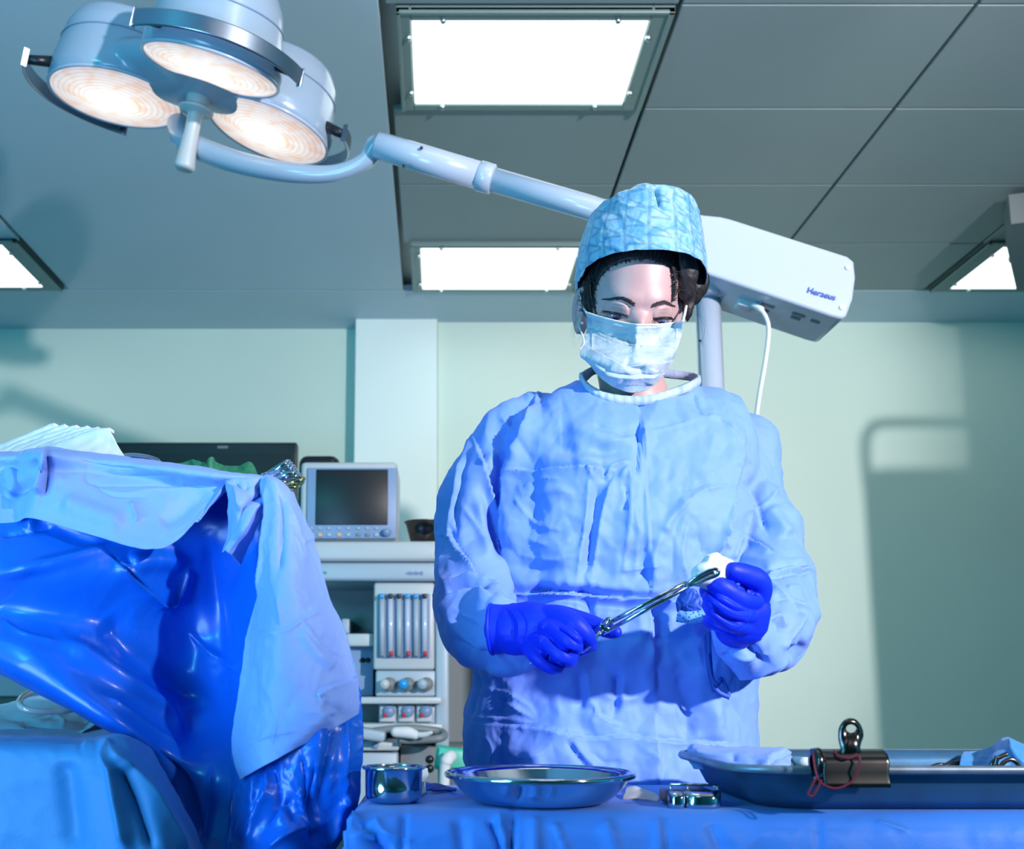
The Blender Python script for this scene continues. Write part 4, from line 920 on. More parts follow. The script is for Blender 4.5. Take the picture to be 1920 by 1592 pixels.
GS = [
 # chest
 ('s', 9, .010, [(1006, 735), (990, 800), (957, 868), (950, 950), (955, 1110)]),
 ('g', 12, .006, [(1000, 760), (978, 830), (962, 900)]),
 ('s', 9, .0075, [(1140, 884), (1050, 880), (960, 884)]),
 ('g', 16, .006, [(1010, 860), (1080, 868), (1160, 872)]),
 ('r', 4, .005, [(1102, 878), (1112, 900), (1122, 878)]), ('r', 4, .005, [(1122, 878), (1136, 896), (1150, 876), (1190, 866)]), ('v', 5, .005, [(1130, 880), (1138, 905), (1150, 884)]),
 ('r', 5, .005, [(1160, 900), (1178, 880), (1182, 905)]), ('v', 4, .004, [(1170, 905), (1176, 930), (1168, 960)]), ('r', 5, .005, [(1105, 895), (1100, 960), (1081, 1097)]),
 ('r', 6, .006, [(1150, 895), (1128, 965), (1107, 1100)]), ('v', 7, .005, [(1120, 905), (1112, 980), (1094, 1098)]),
 ('r', 4, .0035, [(1182, 905), (1180, 980), (1168, 1085)]), ('v', 5, .003, [(1210, 880), (1205, 960), (1212, 1060)]), ('r', 5, .0025, [(1190, 940), (1196, 1010), (1190, 1090)]),
 ('v', 4, .005, [(1197, 800), (1196, 850), (1192, 895)]), ('r', 5, .004, [(1203, 800), (1201, 850), (1199, 890)]),
 ('r', 2.2, .0018, [(1127, 836), (1200, 816), (1318, 783)]), ('v', 3, .004, [(1298, 738), (1308, 760), (1318, 780)]), ('r', 2.5, .003, [(1318, 782), (1348, 783), (1375, 808), (1392, 840)]),
 ('v', 5, .003, [(1112, 800), (1180, 818)]), ('g', 14, .004, [(1060, 790), (1120, 822), (1200, 826)]), ('h', 12, .004, [(1040, 840), (1100, 850), (1190, 845)]),
 ('r', 3, .0025, [(1373, 911), (1308, 926), (1262, 971)]), ('g', 9, .004, [(1290, 930), (1260, 970), (1245, 1000)]), ('v', 4, .003, [(1330, 905), (1300, 916), (1270, 918)]),
 ('r', 4, .003, [(980, 915), (1010, 900), (1060, 905)]), ('h', 14, .004, [(985, 940), (1010, 990), (1070, 1005)]), ('r', 4, .003, [(965, 925), (1000, 980), (1060, 996)]), ('r', 4, .003, [(985, 1010), (1030, 1022), (1080, 1010)]),
 ('g', 10, .004, [(1000, 930), (1040, 920), (1090, 940)]), ('r', 4, .002, [(970, 1040), (1030, 1050), (1090, 1040)]), ('h', 10, .003, [(960, 1060), (1010, 1070), (1060, 1062)]),
 ('g', 9, .004, [(1240, 1000), (1225, 1050), (1232, 1100)]), ('v', 5, .003, [(1260, 1000), (1262, 1060), (1250, 1110)]), ('r', 4, .003, [(1290, 980), (1280, 1040), (1290, 1090)]), ('v', 4, .002, [(1310, 1000), (1318, 1040)]),
 # armpit right
 ('s', 9, .010, [(1340, 1060), (1362, 985), (1382, 900), (1392, 830)]), ('r', 5, .005, [(1378, 920), (1360, 985), (1342, 1045)]), ('r', 4, .004, [(1352, 990), (1372, 1030)]), ('v', 4, .004, [(1366, 1000), (1352, 1030), (1346, 1060)]),
 # blousing over the waist tie
 ('s', 11, .015, [(1300, 1136), (1222, 1126), (1162, 1122), (1102, 1116), (1031, 1110), (946, 1119)]),
 ('h', 9, .008, [(1290, 1150), (1222, 1142), (1162, 1138), (1102, 1132), (1031, 1126), (960, 1134)]), ('g', 14, .007, [(960, 1098), (1040, 1090), (1150, 1102), (1260, 1112)]),
 ('r', 3, .004, [(1107, 1100), (1104, 1118), (1112, 1128)]), ('v', 4, .005, [(1085, 1098), (1092, 1116), (1080, 1118)]), ('r', 4, .004, [(1160, 1070), (1200, 1066), (1240, 1060)]), ('r', 4, .003, [(1110, 1065), (1100, 1080), (1112, 1096)]),
 ('h', 7, .007, [(1104, 1118), (1106, 1150), (1114, 1180)]), ('r', 4, .003, [(1080, 1130), (1090, 1170)]),
 # skirt
 ('h', 10, .006, [(1085, 1255), (1090, 1300), (1086, 1335)]), ('r', 6, .003, [(1102, 1260), (1106, 1310)]), ('h', 7, .006, [(1160, 1262), (1157, 1300), (1152, 1345)]), ('r', 5, .003, [(1170, 1270), (1168, 1330)]),
 ('s', 4, .004, [(1172, 1358), (1132, 1343), (1114, 1318)]), ('r', 3, .004, [(1107, 1318), (1118, 1330), (1112, 1345)]), ('g', 8, .004, [(1120, 1300), (1180, 1310), (1230, 1290)]),
 ('s', 6, .005, [(1395, 1400), (1320, 1392), (1232, 1387), (1170, 1378), (1107, 1384), (1006, 1364), (880, 1354)]),
 ('r', 3, .003, [(880, 1345), (960, 1350), (1040, 1368), (1100, 1376)]), ('r', 3, .0035, [(916, 1303), (960, 1325), (1001, 1348)]), ('r', 3, .003, [(900, 1290), (950, 1300), (1000, 1330)]), ('v', 4, .003, [(950, 1300), (935, 1330), (890, 1340)]),
 ('v', 4, .005, [(1061, 1388), (1086, 1423), (1102, 1444)]), ('r', 4, .004, [(1072, 1386), (1100, 1422), (1118, 1438)]), ('r', 3, .003, [(1102, 1444), (1125, 1438), (1150, 1446)]), ('v', 4, .003, [(1110, 1410), (1135, 1430), (1170, 1428)]),
 ('g', 18, .007, [(1300, 1250), (1330, 1330), (1340, 1400)]), ('h', 12, .006, [(1270, 1260), (1290, 1320), (1296, 1390)]), ('g', 16, .005, [(1000, 1400), (1010, 1450)]), ('h', 12, .004, [(940, 1370), (945, 1450)]), ('r', 4, .002, [(1200, 1400), (1240, 1430), (1230, 1470)]),
 ('r', 3, .003, [(905, 1375), (920, 1405), (905, 1440)]), ('v', 5, .006, [(893, 1260), (885, 1300), (882, 1350)]), ('g', 10, .004, [(1230, 1200), (1215, 1260)]), ('r', 3, .002, [(1040, 1400), (1000, 1420), (960, 1416)]),
 # left sleeve
 ('s', 8, .008, [(950, 1095), (938, 1000), (925, 930), (905, 860), (892, 828)]), ('v', 5, .006, [(885, 832), (866, 900), (855, 960), (862, 1010)]), ('r', 6, .006, [(868, 850), (848, 940), (842, 1000)]),
 ('s', 6, .009, [(905, 1106), (880, 1070), (860, 1030), (842, 985)]), ('r', 5, .006, [(842, 1000), (862, 1050), (890, 1090)]), ('s', 6, .006, [(838, 1040), (828, 1080), (842, 1110)]),
 ('h', 12, .008, [(905, 900), (922, 990), (930, 1060)]), ('g', 10, .006, [(896, 930), (905, 1000), (915, 1060)]), ('s', 6, .008, [(946, 1122), (905, 1108), (872, 1100), (820, 1112)]), ('s', 5, .007, [(925, 1128), (885, 1118), (850, 1130), (826, 1160)]),
 ('r', 5, .006, [(832, 1108), (860, 1098), (912, 1112), (950, 1130)]), ('v', 5, .006, [(845, 1120), (870, 1112), (900, 1120)]), ('r', 4, .004, [(870, 950), (895, 1000), (906, 1050)]), ('v', 5, .004, [(825, 1000), (832, 1050)]),
 ('r', 4, .004, [(940, 790), (965, 810), (985, 800)]), ('r', 4, .004, [(950, 830), (975, 800)]), ('v', 5, .005, [(960, 790), (975, 820), (965, 850)]), ('g', 10, .005, [(930, 850), (905, 880)]), ('h', 9, .006, [(950, 860), (935, 920), (940, 960)]), ('r', 3, .003, [(860, 1150), (900, 1170), (912, 1200)]), ('v', 5, .004, [(845, 1190), (880, 1215), (930, 1240)]), ('r', 4, .003, [(850, 1160), (870, 1200), (905, 1230)]),
 # right sleeve
 ('r', 5, .006, [(1392, 1001), (1382, 1025), (1373, 1050)]), ('s', 4, .005, [(1450, 1040), (1425, 1020), (1390, 1000)]), ('r', 3, .003, [(1400, 960), (1440, 940), (1470, 900)]), ('s', 5, .008, [(1435, 1090), (1475, 1078), (1520, 1072)]),
 ('r', 5, .007, [(1433, 1087), (1458, 1115), (1515, 1150)]), ('v', 5, .007, [(1440, 1075), (1480, 1062), (1516, 1060)]), ('v', 6, .007, [(1448, 1125), (1480, 1130), (1500, 1160)]), ('r', 4, .005, [(1470, 1110), (1500, 1106)]),
 ('r', 4, .006, [(1440, 1165), (1460, 1155), (1470, 1180)]), ('v', 5, .006, [(1420, 1165), (1455, 1165), (1462, 1190)]), ('h', 9, .009, [(1475, 1205), (1480, 1225), (1500, 1200)]), ('r', 5, .006, [(1500, 1150), (1478, 1190), (1462, 1220)]),
 ('r', 4, .005, [(1350, 1225), (1400, 1232), (1440, 1222)]), ('v', 5, .006, [(1345, 1240), (1390, 1215), (1440, 1238)]), ('h', 9, .007, [(1360, 1205), (1400, 1210), (1430, 1240)]), ('r', 5, .005, [(1365, 1255), (1420, 1250), (1480, 1225)]),
 ('v', 5, .004, [(1405, 880), (1425, 960), (1440, 1000)]), ('g', 14, .006, [(1440, 950), (1480, 1010)]), ('h', 14, .005, [(1400, 920), (1450, 890)]), ('r', 3, .002, [(1428, 870), (1450, 900)]),
]
D = strokes(gx, gy, GS)*frn*1.25
uu = gv[:, 0]+.35*gv[:, 1]*np.sign(gv[:, 0]-PX0)
D = D + crumple(gv*np.array([1, .8, .75]), .085, 2, .8)*.0045 + facet(uu, gv[:, 2]*.7, .062)*.0080 + facet(uu+.3, gv[:, 2]*.8, .028, 3)*.0036 + facet(uu, gv[:, 2], .013, 9)*.0008
D = D - np.where((~frn), .0, 0)
gv2 = gv + gn*D[:, None]
# neck hole: drop the faces over the neck
gown = obj('gown', (gv2, gf), M['gown'], per)
bm = bmesh.new(); bm.from_mesh(gown.data); og = ORG['gown'] if 'gown' in ORG else ORG[gown.name]
nk = P(1190, 735, 1.455); dels = []
nbx = [1088, 1093, 1108, 1140, 1185, 1225, 1262, 1300, 1306]; nby = [690, 712, 731, 745, 751, 747, 736, 719, 706]
gb = BVHTree.FromPolygons([Vector(v) for v in gv2], gf)
for f in bm.faces:
    c = f.calc_center_median() + og
    x_, y_ = proj(np.array(c))
    if c.y < 1.50 and c.z > NZ-.05 and 1089 < x_ < 1304 and y_ < np.interp(x_, nbx, nby)-1: dels.append(f)
    elif c.y >= 1.50 and c.z > NZ+.005 and abs(c.x-nk.x) < .082: dels.append(f)
    elif c.z > P(1190, 712, 1.47).z: dels.append(f)
bmesh.ops.delete(bm, geom=dels, context='FACES'); bm.to_mesh(gown.data); bm.free()
# neckband
def ongown(px, py, dflt):
    h = gb.ray_cast(CAM, ray(px, py))[0]
    return (h + Vector((0, -.002, 0))) if h is not None and h.y < 1.52 else P(px, py, dflt)
nb = [ongown(x, y, 1.46) for x, y in ((1091, 706), (1094, 716), (1108, 731), (1140, 745), (1185, 751), (1225, 747), (1262, 736), (1298, 721))] + [P(1306, 708, 1.51), P(1255, 700, 1.55), P(1190, 694, 1.56), P(1120, 692, 1.54)]
nb_old = [P(1090, 697, 1.485), P(1093, 712, 1.45), P(1108, 731, 1.415), P(1140, 745, 1.392), P(1185, 751, 1.382), P(1225, 747, 1.388), P(1262, 735, 1.405), P(1300, 719, 1.44), P(1303, 712, 1.50), P(1255, 700, 1.54), P(1190, 692, 1.55), P(1120, 692, 1.53)]
c = cr(nb+[nb[0]], 121)[:-1]; A = []
for i, p in enumerate(c):
    p = Vector(p); ctr = Vector((nk.x, 1.47, p.z)); o_ = (p-ctr).normalized(); w_ = .0065; up = Vector((0, 0, 1))-o_*.35*-1; up.normalize(); rib = .0007*math.sin(i*1.7)
    A.append([p+up*w_-o_*.004+o_*rib, p+up*w_*.8+o_*(.002+rib), p-up*w_*.3+o_*(.005+rib), p-up*w_*1.3+o_*(.005+rib), p-up*w_*1.3-o_*.002, p-up*w_*.2-o_*.002])
A.append(A[0]); obj('neckband', G().grid(A, closeu=True), M['band'], gown)
# waist tie and its loops
def ribbon(pts, w, th=.0008, n=40, twist=0.):
    c = cr([tuple(p) for p in pts], n); A = []
    for i in range(n):
        T = Vector(c[min(i+1, n-1)]-c[max(i-1, 0)]).normalized(); v = (CAM-Vector(c[i])).normalized(); s = T.cross(v).normalized(); q = math.sin(twist*i/n); s = (s*(1-abs(q))+v*q).normalized(); nn_ = T.cross(s)
        p = Vector(c[i]); A.append([p+s*w/2+nn_*th, p-s*w/2+nn_*th, p-s*w/2-nn_*th, p+s*w/2-nn_*th])
    g = G().grid(A, closeu=True); return g
g = ribbon([P(1328, 1185, 1.29), P(1330, 1225, 1.285), P(1334, 1270, 1.28), P(1345, 1296, 1.275), P(1368, 1308, 1.275)], .006)
g2 = ribbon([P(1368, 1307, 1.275), P(1362, 1290, 1.275), P(1352, 1272, 1.275), P(1346, 1284, 1.272), P(1334, 1268, 1.275), P(1327, 1225, 1.28)], .0045); g.add(g2.v, g2.f)
g2 = ribbon([P(1322, 1190, 1.295), P(1326, 1240, 1.285), P(1338, 1300, 1.285)], .004); g.add(g2.v, g2.f)
obj('waist_tie', g, M['tie'], gown)
def knitmat():
    m = mat('knitted_tab', (.14, .34, .80), .7); nt = m.node_tree; b = nt.nodes['Principled BSDF']; w = nt.nodes.new('ShaderNodeTexVoronoi'); w.inputs['Scale'].default_value = 260
    tc = nt.nodes.new('ShaderNodeTexCoord'); nt.links.new(tc.outputs['Object'], w.inputs[0]); r = nt.nodes.new('ShaderNodeValToRGB'); r.color_ramp.elements[0].position = .2; r.color_ramp.elements[0].color = (.01, .07, .40, 1); r.color_ramp.elements[1].position = .45; r.color_ramp.elements[1].color = (.18, .40, .85, 1)
    nt.links.new(w.outputs[0], r.inputs[0]); nt.links.new(r.outputs[0], b.inputs['Base Color']); return m
obj('belt_tab', ribbon([P(1270, 1155, 1.30), P(1290, 1158, 1.288), P(1312, 1156, 1.283), P(1326, 1150, 1.28)], .015, .0012), knitmat(), gown)
A, ax_, ay_ = netP([[(1276, 1108, 1.30), (1290, 1104, 1.292), (1304, 1106, 1.29), (1312, 1120, 1.288)], [(1268, 1132, 1.30), (1284, 1128, 1.290), (1304, 1132, 1.286), (1318, 1136, 1.284)], [(1272, 1150, 1.30), (1290, 1150, 1.29), (1308, 1148, 1.285), (1322, 1150, 1.283)]], 50, 50)
o = obj('belt_knot', G().grid(A+gnormals(A)*(crumple(A, .012, 2)*.0035)[..., None]), M['tie'], gown); solid(o, .001)

# ---- hands (gloved), each one continuous glove with five fingers
def glove(parts, cuff, creases, vox=.0011, sm=2):
    g = G()
    for (pts, r, fl) in parts: g.caps([P(*p) for p in pts], r, 22, flat=fl)
    V, Fc = remesh(g, vox, sm); n = vnorm(V, Fc); x_, y_ = proj(V)
    V = V + n*(strokes(x_, y_, creases)*(((np.array(CAM)-V)*n).sum(1) > 0) + pn(V*70)*.0007)[:, None]
    return V, Fc
LH = [([(948, 1180, 1.203), (960, 1180, 1.196), (972, 1180, 1.192)], [.0270, .0275, .028], .86),
      ([(965, 1180, 1.195), (1000, 1178, 1.178), (1022, 1184, 1.172), (1034, 1194, 1.172)], [.0305, .0305, .028, .024], .72),
      ([(1010, 1152, 1.176), (1048, 1156, 1.155), (1080, 1172, 1.138), (1100, 1193, 1.142), (1104, 1206, 1.156)], [.0122, .0120, .0110, .0100, .009], None),
      ([(1012, 1174, 1.170), (1044, 1186, 1.142), (1070, 1203, 1.126), (1077, 1213, 1.136), (1072, 1218, 1.158)], [.0120, .0116, .0108, .0100, .0095], None),
      ([(1000, 1196, 1.170), (1028, 1210, 1.142), (1055, 1230, 1.128), (1067, 1237, 1.140), (1064, 1238, 1.160)], [.0112, .0108, .0100, .0095, .0092], None),
      ([(990, 1208, 1.172), (1006, 1230, 1.152), (1030, 1248, 1.146), (1044, 1251, 1.152), (1044, 1248, 1.168)], [.0100, .0094, .0088, .0082, .0082], None),
      ([(1010, 1160, 1.205), (1050, 1158, 1.215), (1085, 1163, 1.212), (1120, 1174, 1.200), (1146, 1184, 1.190), (1155, 1185, 1.186)], [.0175, .0150, .0120, .0105, .0088, .0070], None),
      ([(1066, 1222, 1.165), (1090, 1216, 1.172), (1106, 1211, 1.170), (1109, 1211, 1.168)], [.010, .009, .0078, .0070], None)]
V, Fc = glove(LH, None, [('v', 3, .0012, [(945, 1140), (962, 1165), (960, 1200)]), ('v', 2.5, .0012, [(968, 1140), (985, 1170), (976, 1215)]), ('r', 3, .001, [(955, 1142), (972, 1170), (968, 1212)]), ('h', 3.0, .0060, [(1040, 1172), (1060, 1183), (1084, 1201), (1096, 1212)]), ('h', 3.0, .0060, [(1028, 1193), (1048, 1212), (1070, 1223), (1088, 1227)]), ('h', 2.8, .0055, [(1012, 1214), (1030, 1236), (1052, 1246), (1066, 1250)]), ('g', 9, .002, [(1012, 1172), (1020, 1178)]), ('g', 8, .0015, [(1008, 1195), (1016, 1202)]), ('v', 3, .0015, [(1052, 1180), (1066, 1188), (1085, 1205)])])
hl = obj('glove', (V, Fc), M['glove'], per); hl['label'] = 'blue gloved hand gripping the forceps rings'
def cuffring(c, rx, rz, tube, ax, parent, flare=.004):
    u = Vector(ax).normalized(); a1 = u.cross(Vector((0, 1, 0))).normalized(); a2 = u.cross(a1)
    pts = [c+a1*rz*math.cos(t_)+a2*rx*math.sin(t_) for t_ in np.linspace(0, 2*math.pi, 61)[:-1]]
    obj('cuff_rim', G().tube(pts, tube, 8, closed=True), M['glove'], parent)
    # short sleeve of rubber between rim and hand
    A = []
    for k in range(10):
        s = k/9; A.append([c+u*(s*.042)+(p-c)*(1-.06*s+.012*math.sin(s*14+i*.2)) for i, p in enumerate(pts)])
    o = obj('glove_cuff', G().grid([[tuple(q) for q in r] for r in A], closeu=True), M['glove'], parent); solid(o, .0008)
cuffring(P(922, 1180, 1.212), .028, .029, .0022, (1, -.25, .02), hl)
RH = [([(1384, 1176, 1.203), (1388, 1168, 1.198), (1394, 1158, 1.190)], [.0275, .0280, .028], .8),
      ([(1392, 1165, 1.188), (1404, 1138, 1.178), (1412, 1112, 1.172)], [.0300, .0260, .0180], .72),
      ([(1412, 1126, 1.168), (1388, 1122, 1.148), (1358, 1104, 1.138), (1338, 1092, 1.140), (1332, 1090, 1.146)], [.0128, .0124, .0112, .0098, .0088], None),
      ([(1396, 1150, 1.176), (1362, 1132, 1.160), (1334, 1116, 1.160), (1326, 1108, 1.166)], [.0120, .0118, .0105, .0090], None),
      ([(1404, 1152, 1.170), (1378, 1150, 1.146), (1350, 1134, 1.136), (1336, 1126, 1.142), (1330, 1122, 1.150)], [.0118, .0114, .0104, .0094, .0086], None),
      ([(1394, 1174, 1.174), (1370, 1168, 1.150), (1346, 1150, 1.142), (1333, 1140, 1.152), (1329, 1134, 1.160)], [.0108, .0104, .0096, .0086, .0078], None),
      ([(1408, 1140, 1.184), (1424, 1112, 1.170), (1422, 1090, 1.158), (1400, 1078, 1.146), (1380, 1072, 1.138), (1374, 1070, 1.136)], [.0160, .0140, .0132, .0122, .0108, .0095], None)]
V, Fc = glove(RH, None, [('v', 2, .001, [(1335, 1168), (1365, 1186), (1400, 1172), (1424, 1140)]), ('v', 2, .001, [(1338, 1178), (1370, 1194), (1404, 1180)]), ('h', 3.2, .0065, [(1322, 1103), (1350, 1124), (1376, 1140), (1404, 1149)]), ('h', 3.2, .0065, [(1322, 1124), (1350, 1152), (1374, 1165), (1396, 1168)]), ('h', 3, .005, [(1380, 1094), (1402, 1106), (1422, 1114)])])
hr = obj('glove', (V, Fc), M['glove'], per); hr['label'] = 'blue gloved hand holding the gauze swab'
cuffring(P(1372, 1180, 1.205), .027, .0335, .0020, (.28, -.45, 1.0), hr)

# ---- forceps and gauze
fo = thing('sponge_forceps', 'long steel ring-handled forceps held in both gloved hands', 'forceps', P(1220, 1140, 1.15))
p0 = P(1128, 1182, 1.160); p1 = P(1290, 1095, 1.125); dr = (p1-p0).normalized(); sd = dr.cross(Vector((0, 1, 0))).normalized()
for k, s in enumerate((-1, 1)):
    a = p0+sd*.0036*s; b = p1+sd*.0024*s
    obj('shaft', G().tube([a, a.lerp(b, .5)+Vector((0, -.001*s, 0)), b], [.0026, .0026, .0024], 12), M['steel'], fo)
def ring(pts, r): return G().tube([Vector(q) for q in cr([P(*p) for p in pts]+[P(*pts[0])], 41)[:-1]], r, 8, closed=True)
g = ring([(1144, 1160, 1.150), (1137, 1162, 1.156), (1118, 1182, 1.17), (1110, 1190, 1.178), (1116, 1188, 1.168), (1134, 1174, 1.154)], .0022)
obj('finger_ring', g, M['steel'], fo)
g = ring([(1122, 1190, 1.146), (1116, 1193, 1.152), (1098, 1212, 1.160), (1086, 1222, 1.165), (1094, 1220, 1.152), (1110, 1206, 1.142)], .0022)
obj('finger_ring', g, M['steel'], fo)
obj('ratchet', G().box(P(1133, 1178, 1.156), (.012, .006, .007), rot=Matrix.Rotation(math.radians(30), 3, 'Y'), bev=.0015), M['steel'], fo)
obj('handle_link', G().tube([P(1140, 1164, 1.152), P(1136, 1172, 1.156), P(1132, 1180, 1.158)], .0026, 8).tube([P(1122, 1190, 1.147), P(1128, 1184, 1.155)], .0026, 8), M['steel'], fo)
# fenestrated jaw
J = [(1285, 1098, 1.125), (1300, 1086, 1.118), (1325, 1072, 1.113), (1340, 1067, 1.112), (1347, 1072, 1.112), (1343, 1079, 1.113), (1325, 1086, 1.116), (1300, 1096, 1.122)]
obj('jaw', ring(J, .0021), M['steel'], fo)
A, _, _ = netP([[(1290, 1094, 1.1245), (1318, 1078, 1.1185), (1338, 1070, 1.116)], [(1292, 1096, 1.1245), (1320, 1084, 1.1195), (1341, 1076, 1.117)]], 8, 20)
o = obj('jaw_plate', G().grid(A), M['steel'], fo); solid(o, .001)
A, ax_, ay_ = netP([[(1322, 1042, 1.145), (1342, 1038, 1.14), (1358, 1044, 1.142), (1376, 1056, 1.150)], [(1312, 1060, 1.138), (1336, 1056, 1.128), (1360, 1060, 1.134), (1388, 1070, 1.152)],
   [(1298, 1070, 1.14), (1326, 1074, 1.126), (1356, 1078, 1.134), (1388, 1084, 1.154)], [(1298, 1092, 1.138), (1322, 1092, 1.130), (1350, 1096, 1.14), (1378, 1098, 1.158)], [(1306, 1100, 1.15), (1325, 1104, 1.15), (1350, 1106, 1.155), (1372, 1106, 1.165)]], 70, 80)
D = crumple(A, .03, 2)*.004+strokes(ax_, ay_, [('g', 7, .004, [(1302, 1072), (1330, 1060), (1335, 1044)]), ('h', 6, .003, [(1312, 1082), (1345, 1062)]), ('r', 5, .002, [(1350, 1046), (1372, 1062)])])
gz = obj('gauze_swab', G().grid(A+gnormals(A)*D[..., None]), M['gauze']); solid(gz, .006, 1); tag(gz, 'folded white gauze swab held between gloved fingers and forceps tip', 'gauze swab')
# ================================================================ TALL DRAPED STAND (left)
def down(A, z0, n=10, spread=0.):
    """continue the last row of a cloth net straight down to height z0"""
    L = A[-1]; rows = []
    for k in range(1, n+1):
        s = k/n; R = L.copy(); R[:, 2] = L[:, 2]*(1-s)+z0*s; R[:, 1] += spread*s; rows.append(R[None])
    return np.concatenate([A]+rows)
def cloth(name, rows, nu, nv, m, parent, ST=(), cr_=.004, cs=.05, z0=None, th=.0012, solidity=True, facet_=0., fs=.06, **kw):
    A, x_, y_ = netP(rows, nu, nv); N_ = gnormals(A)
    D = strokes(x_, y_, list(ST)) + crumple(A, cs, 3, .7)*cr_
    if facet_: D = D + facet(A[..., 0]+A[..., 1]*.3, A[..., 2], fs)*facet_
    A = A+N_*D[..., None]
    if z0 is not None: A = down(A, z0)
    o = obj(name, G().grid(A), m, parent, **kw)
    if solidity: solid(o, th)
    return o
ST_ = thing('draped_stand', 'tall instrument stand covered by a lilac and glossy blue surgical drape, at left', 'draped stand', (P(250, 900, 1.2).x, 1.2, 0))
zt = P(250, 880, 1.2).z
g = G().box2((P(-120, 860, 1.2).x, 1.16, 1.215), (P(500, 900, 1.2).x-.02, 1.46, 1.235), bev=.01)
obj('tray_top', g, M['brushed'], ST_)
obj('post', G().tube([(P(450, 900, 1.2).x, 1.40, .04), (P(450, 900, 1.2).x, 1.40, 1.215)], .018, 20), M['brushed'], ST_)
obj('base', G().tube([(P(450, 900, 1.2).x-.45, 1.42, .03), (P(450, 900, 1.2).x+.02, 1.42, .03), (P(450, 900, 1.2).x+.02, 1.30, .03)], .02, 14), M['brushed'], ST_)
# glossy film
cloth('plastic_film', [
  [(-90, 900, 1.15), (80, 905, 1.15), (250, 915, 1.15), (380, 920, 1.15), (500, 925, 1.13)],
  [(-90, 985, 1.13), (80, 985, 1.12), (250, 1000, 1.13), (380, 1010, 1.16), (510, 1010, 1.125)],
  [(-90, 1070, 1.10), (80, 1065, 1.09), (250, 1070, 1.12), (380, 1090, 1.19), (506, 1090, 1.115)],
  [(-90, 1130, 1.13), (80, 1150, 1.12), (240, 1180, 1.15), (370, 1210, 1.21), (496, 1210, 1.105)],
  [(-90, 1180, 1.11), (70, 1225, 1.09), (215, 1290, 1.11), (350, 1350, 1.18), (480, 1350, 1.10)],
  [(-90, 1205, 1.11), (60, 1270, 1.09), (215, 1352, 1.08), (340, 1420, 1.12), (440, 1470, 1.10)],
  [(-90, 1222, 1.15), (64, 1291, 1.13), (222, 1378, 1.11), (348, 1500, 1.13), (432, 1570, 1.10)],
  [(-90, 1224, 1.16), (66, 1293, 1.14), (228, 1384, 1.12), (372, 1600, 1.13), (432, 1680, 1.10)]], 240, 260, M['plastic'], ST_,
  [('g', 12, .008, [(-20, 1080), (110, 1053), (200, 1030), (300, 1012)]), ('g', 8, .006, [(60, 1000), (62, 985), (90, 975), (190, 1010), (280, 1030)][::-1]), ('r', 6, .010, [(225, 1052), (268, 1092), (318, 1142)]), ('r', 6, .010, [(355, 1060), (338, 1110), (318, 1142)]),
   ('g', 18, .010, [(240, 1060), (290, 1050), (345, 1055)]), ('s', 7, .010, [(318, 1142), (270, 1100), (215, 1050)]), ('g', 16, .012, [(110, 1205), (200, 1262), (300, 1330), (345, 1395)]), ('h', 22, .014, [(190, 1160), (260, 1230), (400, 1330)]),
   ('r', 5, .006, [(190, 1310), (262, 1355), (340, 1402)]), ('r', 4, .003, [(0, 1160), (40, 1190), (110, 1210)]), ('h', 14, .010, [(390, 1000), (400, 1150), (420, 1300)]), ('r', 5, .006, [(395, 1440), (398, 1500), (392, 1592)]),
   ('h', 10, .010, [(300, 1400), (350, 1480), (385, 1592)]), ('r', 4, .005, [(350, 1180), (400, 1230), (450, 1260)]), ('v', 6, .006, [(0, 1010), (50, 1000), (110, 985)])], cr_=.0025, cs=.09, facet_=.005, fs=.11)
cloth('plastic_film', [
  [(440, 1330, 1.09), (520, 1330, 1.055), (600, 1300, 1.055), (664, 1262, 1.10)],
  [(436, 1400, 1.085), (520, 1400, 1.05), (600, 1370, 1.045), (674, 1320, 1.09)],
  [(430, 1470, 1.08), (500, 1470, 1.045), (560, 1450, 1.03), (620, 1430, 1.045), (680, 1400, 1.085)][0:2]+[(600, 1445, 1.035), (680, 1400, 1.085)],
  [(428, 1540, 1.08), (520, 1540, 1.03), (592, 1530, 1.045), (672, 1500, 1.085)],
  [(428, 1620, 1.08), (520, 1620, 1.03), (588, 1620, 1.05), (632, 1600, 1.08)]], 120, 150, M['plastic'], ST_,
  [('r', 5, .012, [(650, 1340), (642, 1430), (630, 1530), (620, 1592)]), ('h', 9, .008, [(628, 1350), (610, 1440), (600, 1530)]), ('v', 6, .008, [(590, 1430), (585, 1500), (590, 1592)]), ('r', 5, .010, [(500, 1440), (505, 1480), (488, 1530), (478, 1592)]), ('v', 6, .008, [(515, 1440), (520, 1500), (500, 1560)]),
   ('r', 4, .006, [(480, 1450), (478, 1500), (484, 1540)]), ('v', 6, .007, [(565, 1410), (572, 1480), (582, 1545)]), ('r', 6, .007, [(582, 1545), (540, 1560), (510, 1592)]), ('r', 5, .007, [(560, 1480), (575, 1530), (592, 1560)]), ('h', 10, .006, [(530, 1500), (560, 1540)]), ('s', 5, .006, [(655, 1460), (640, 1480), (628, 1510)])], cr_=.005, cs=.05, z0=.25, facet_=.006, fs=.05)
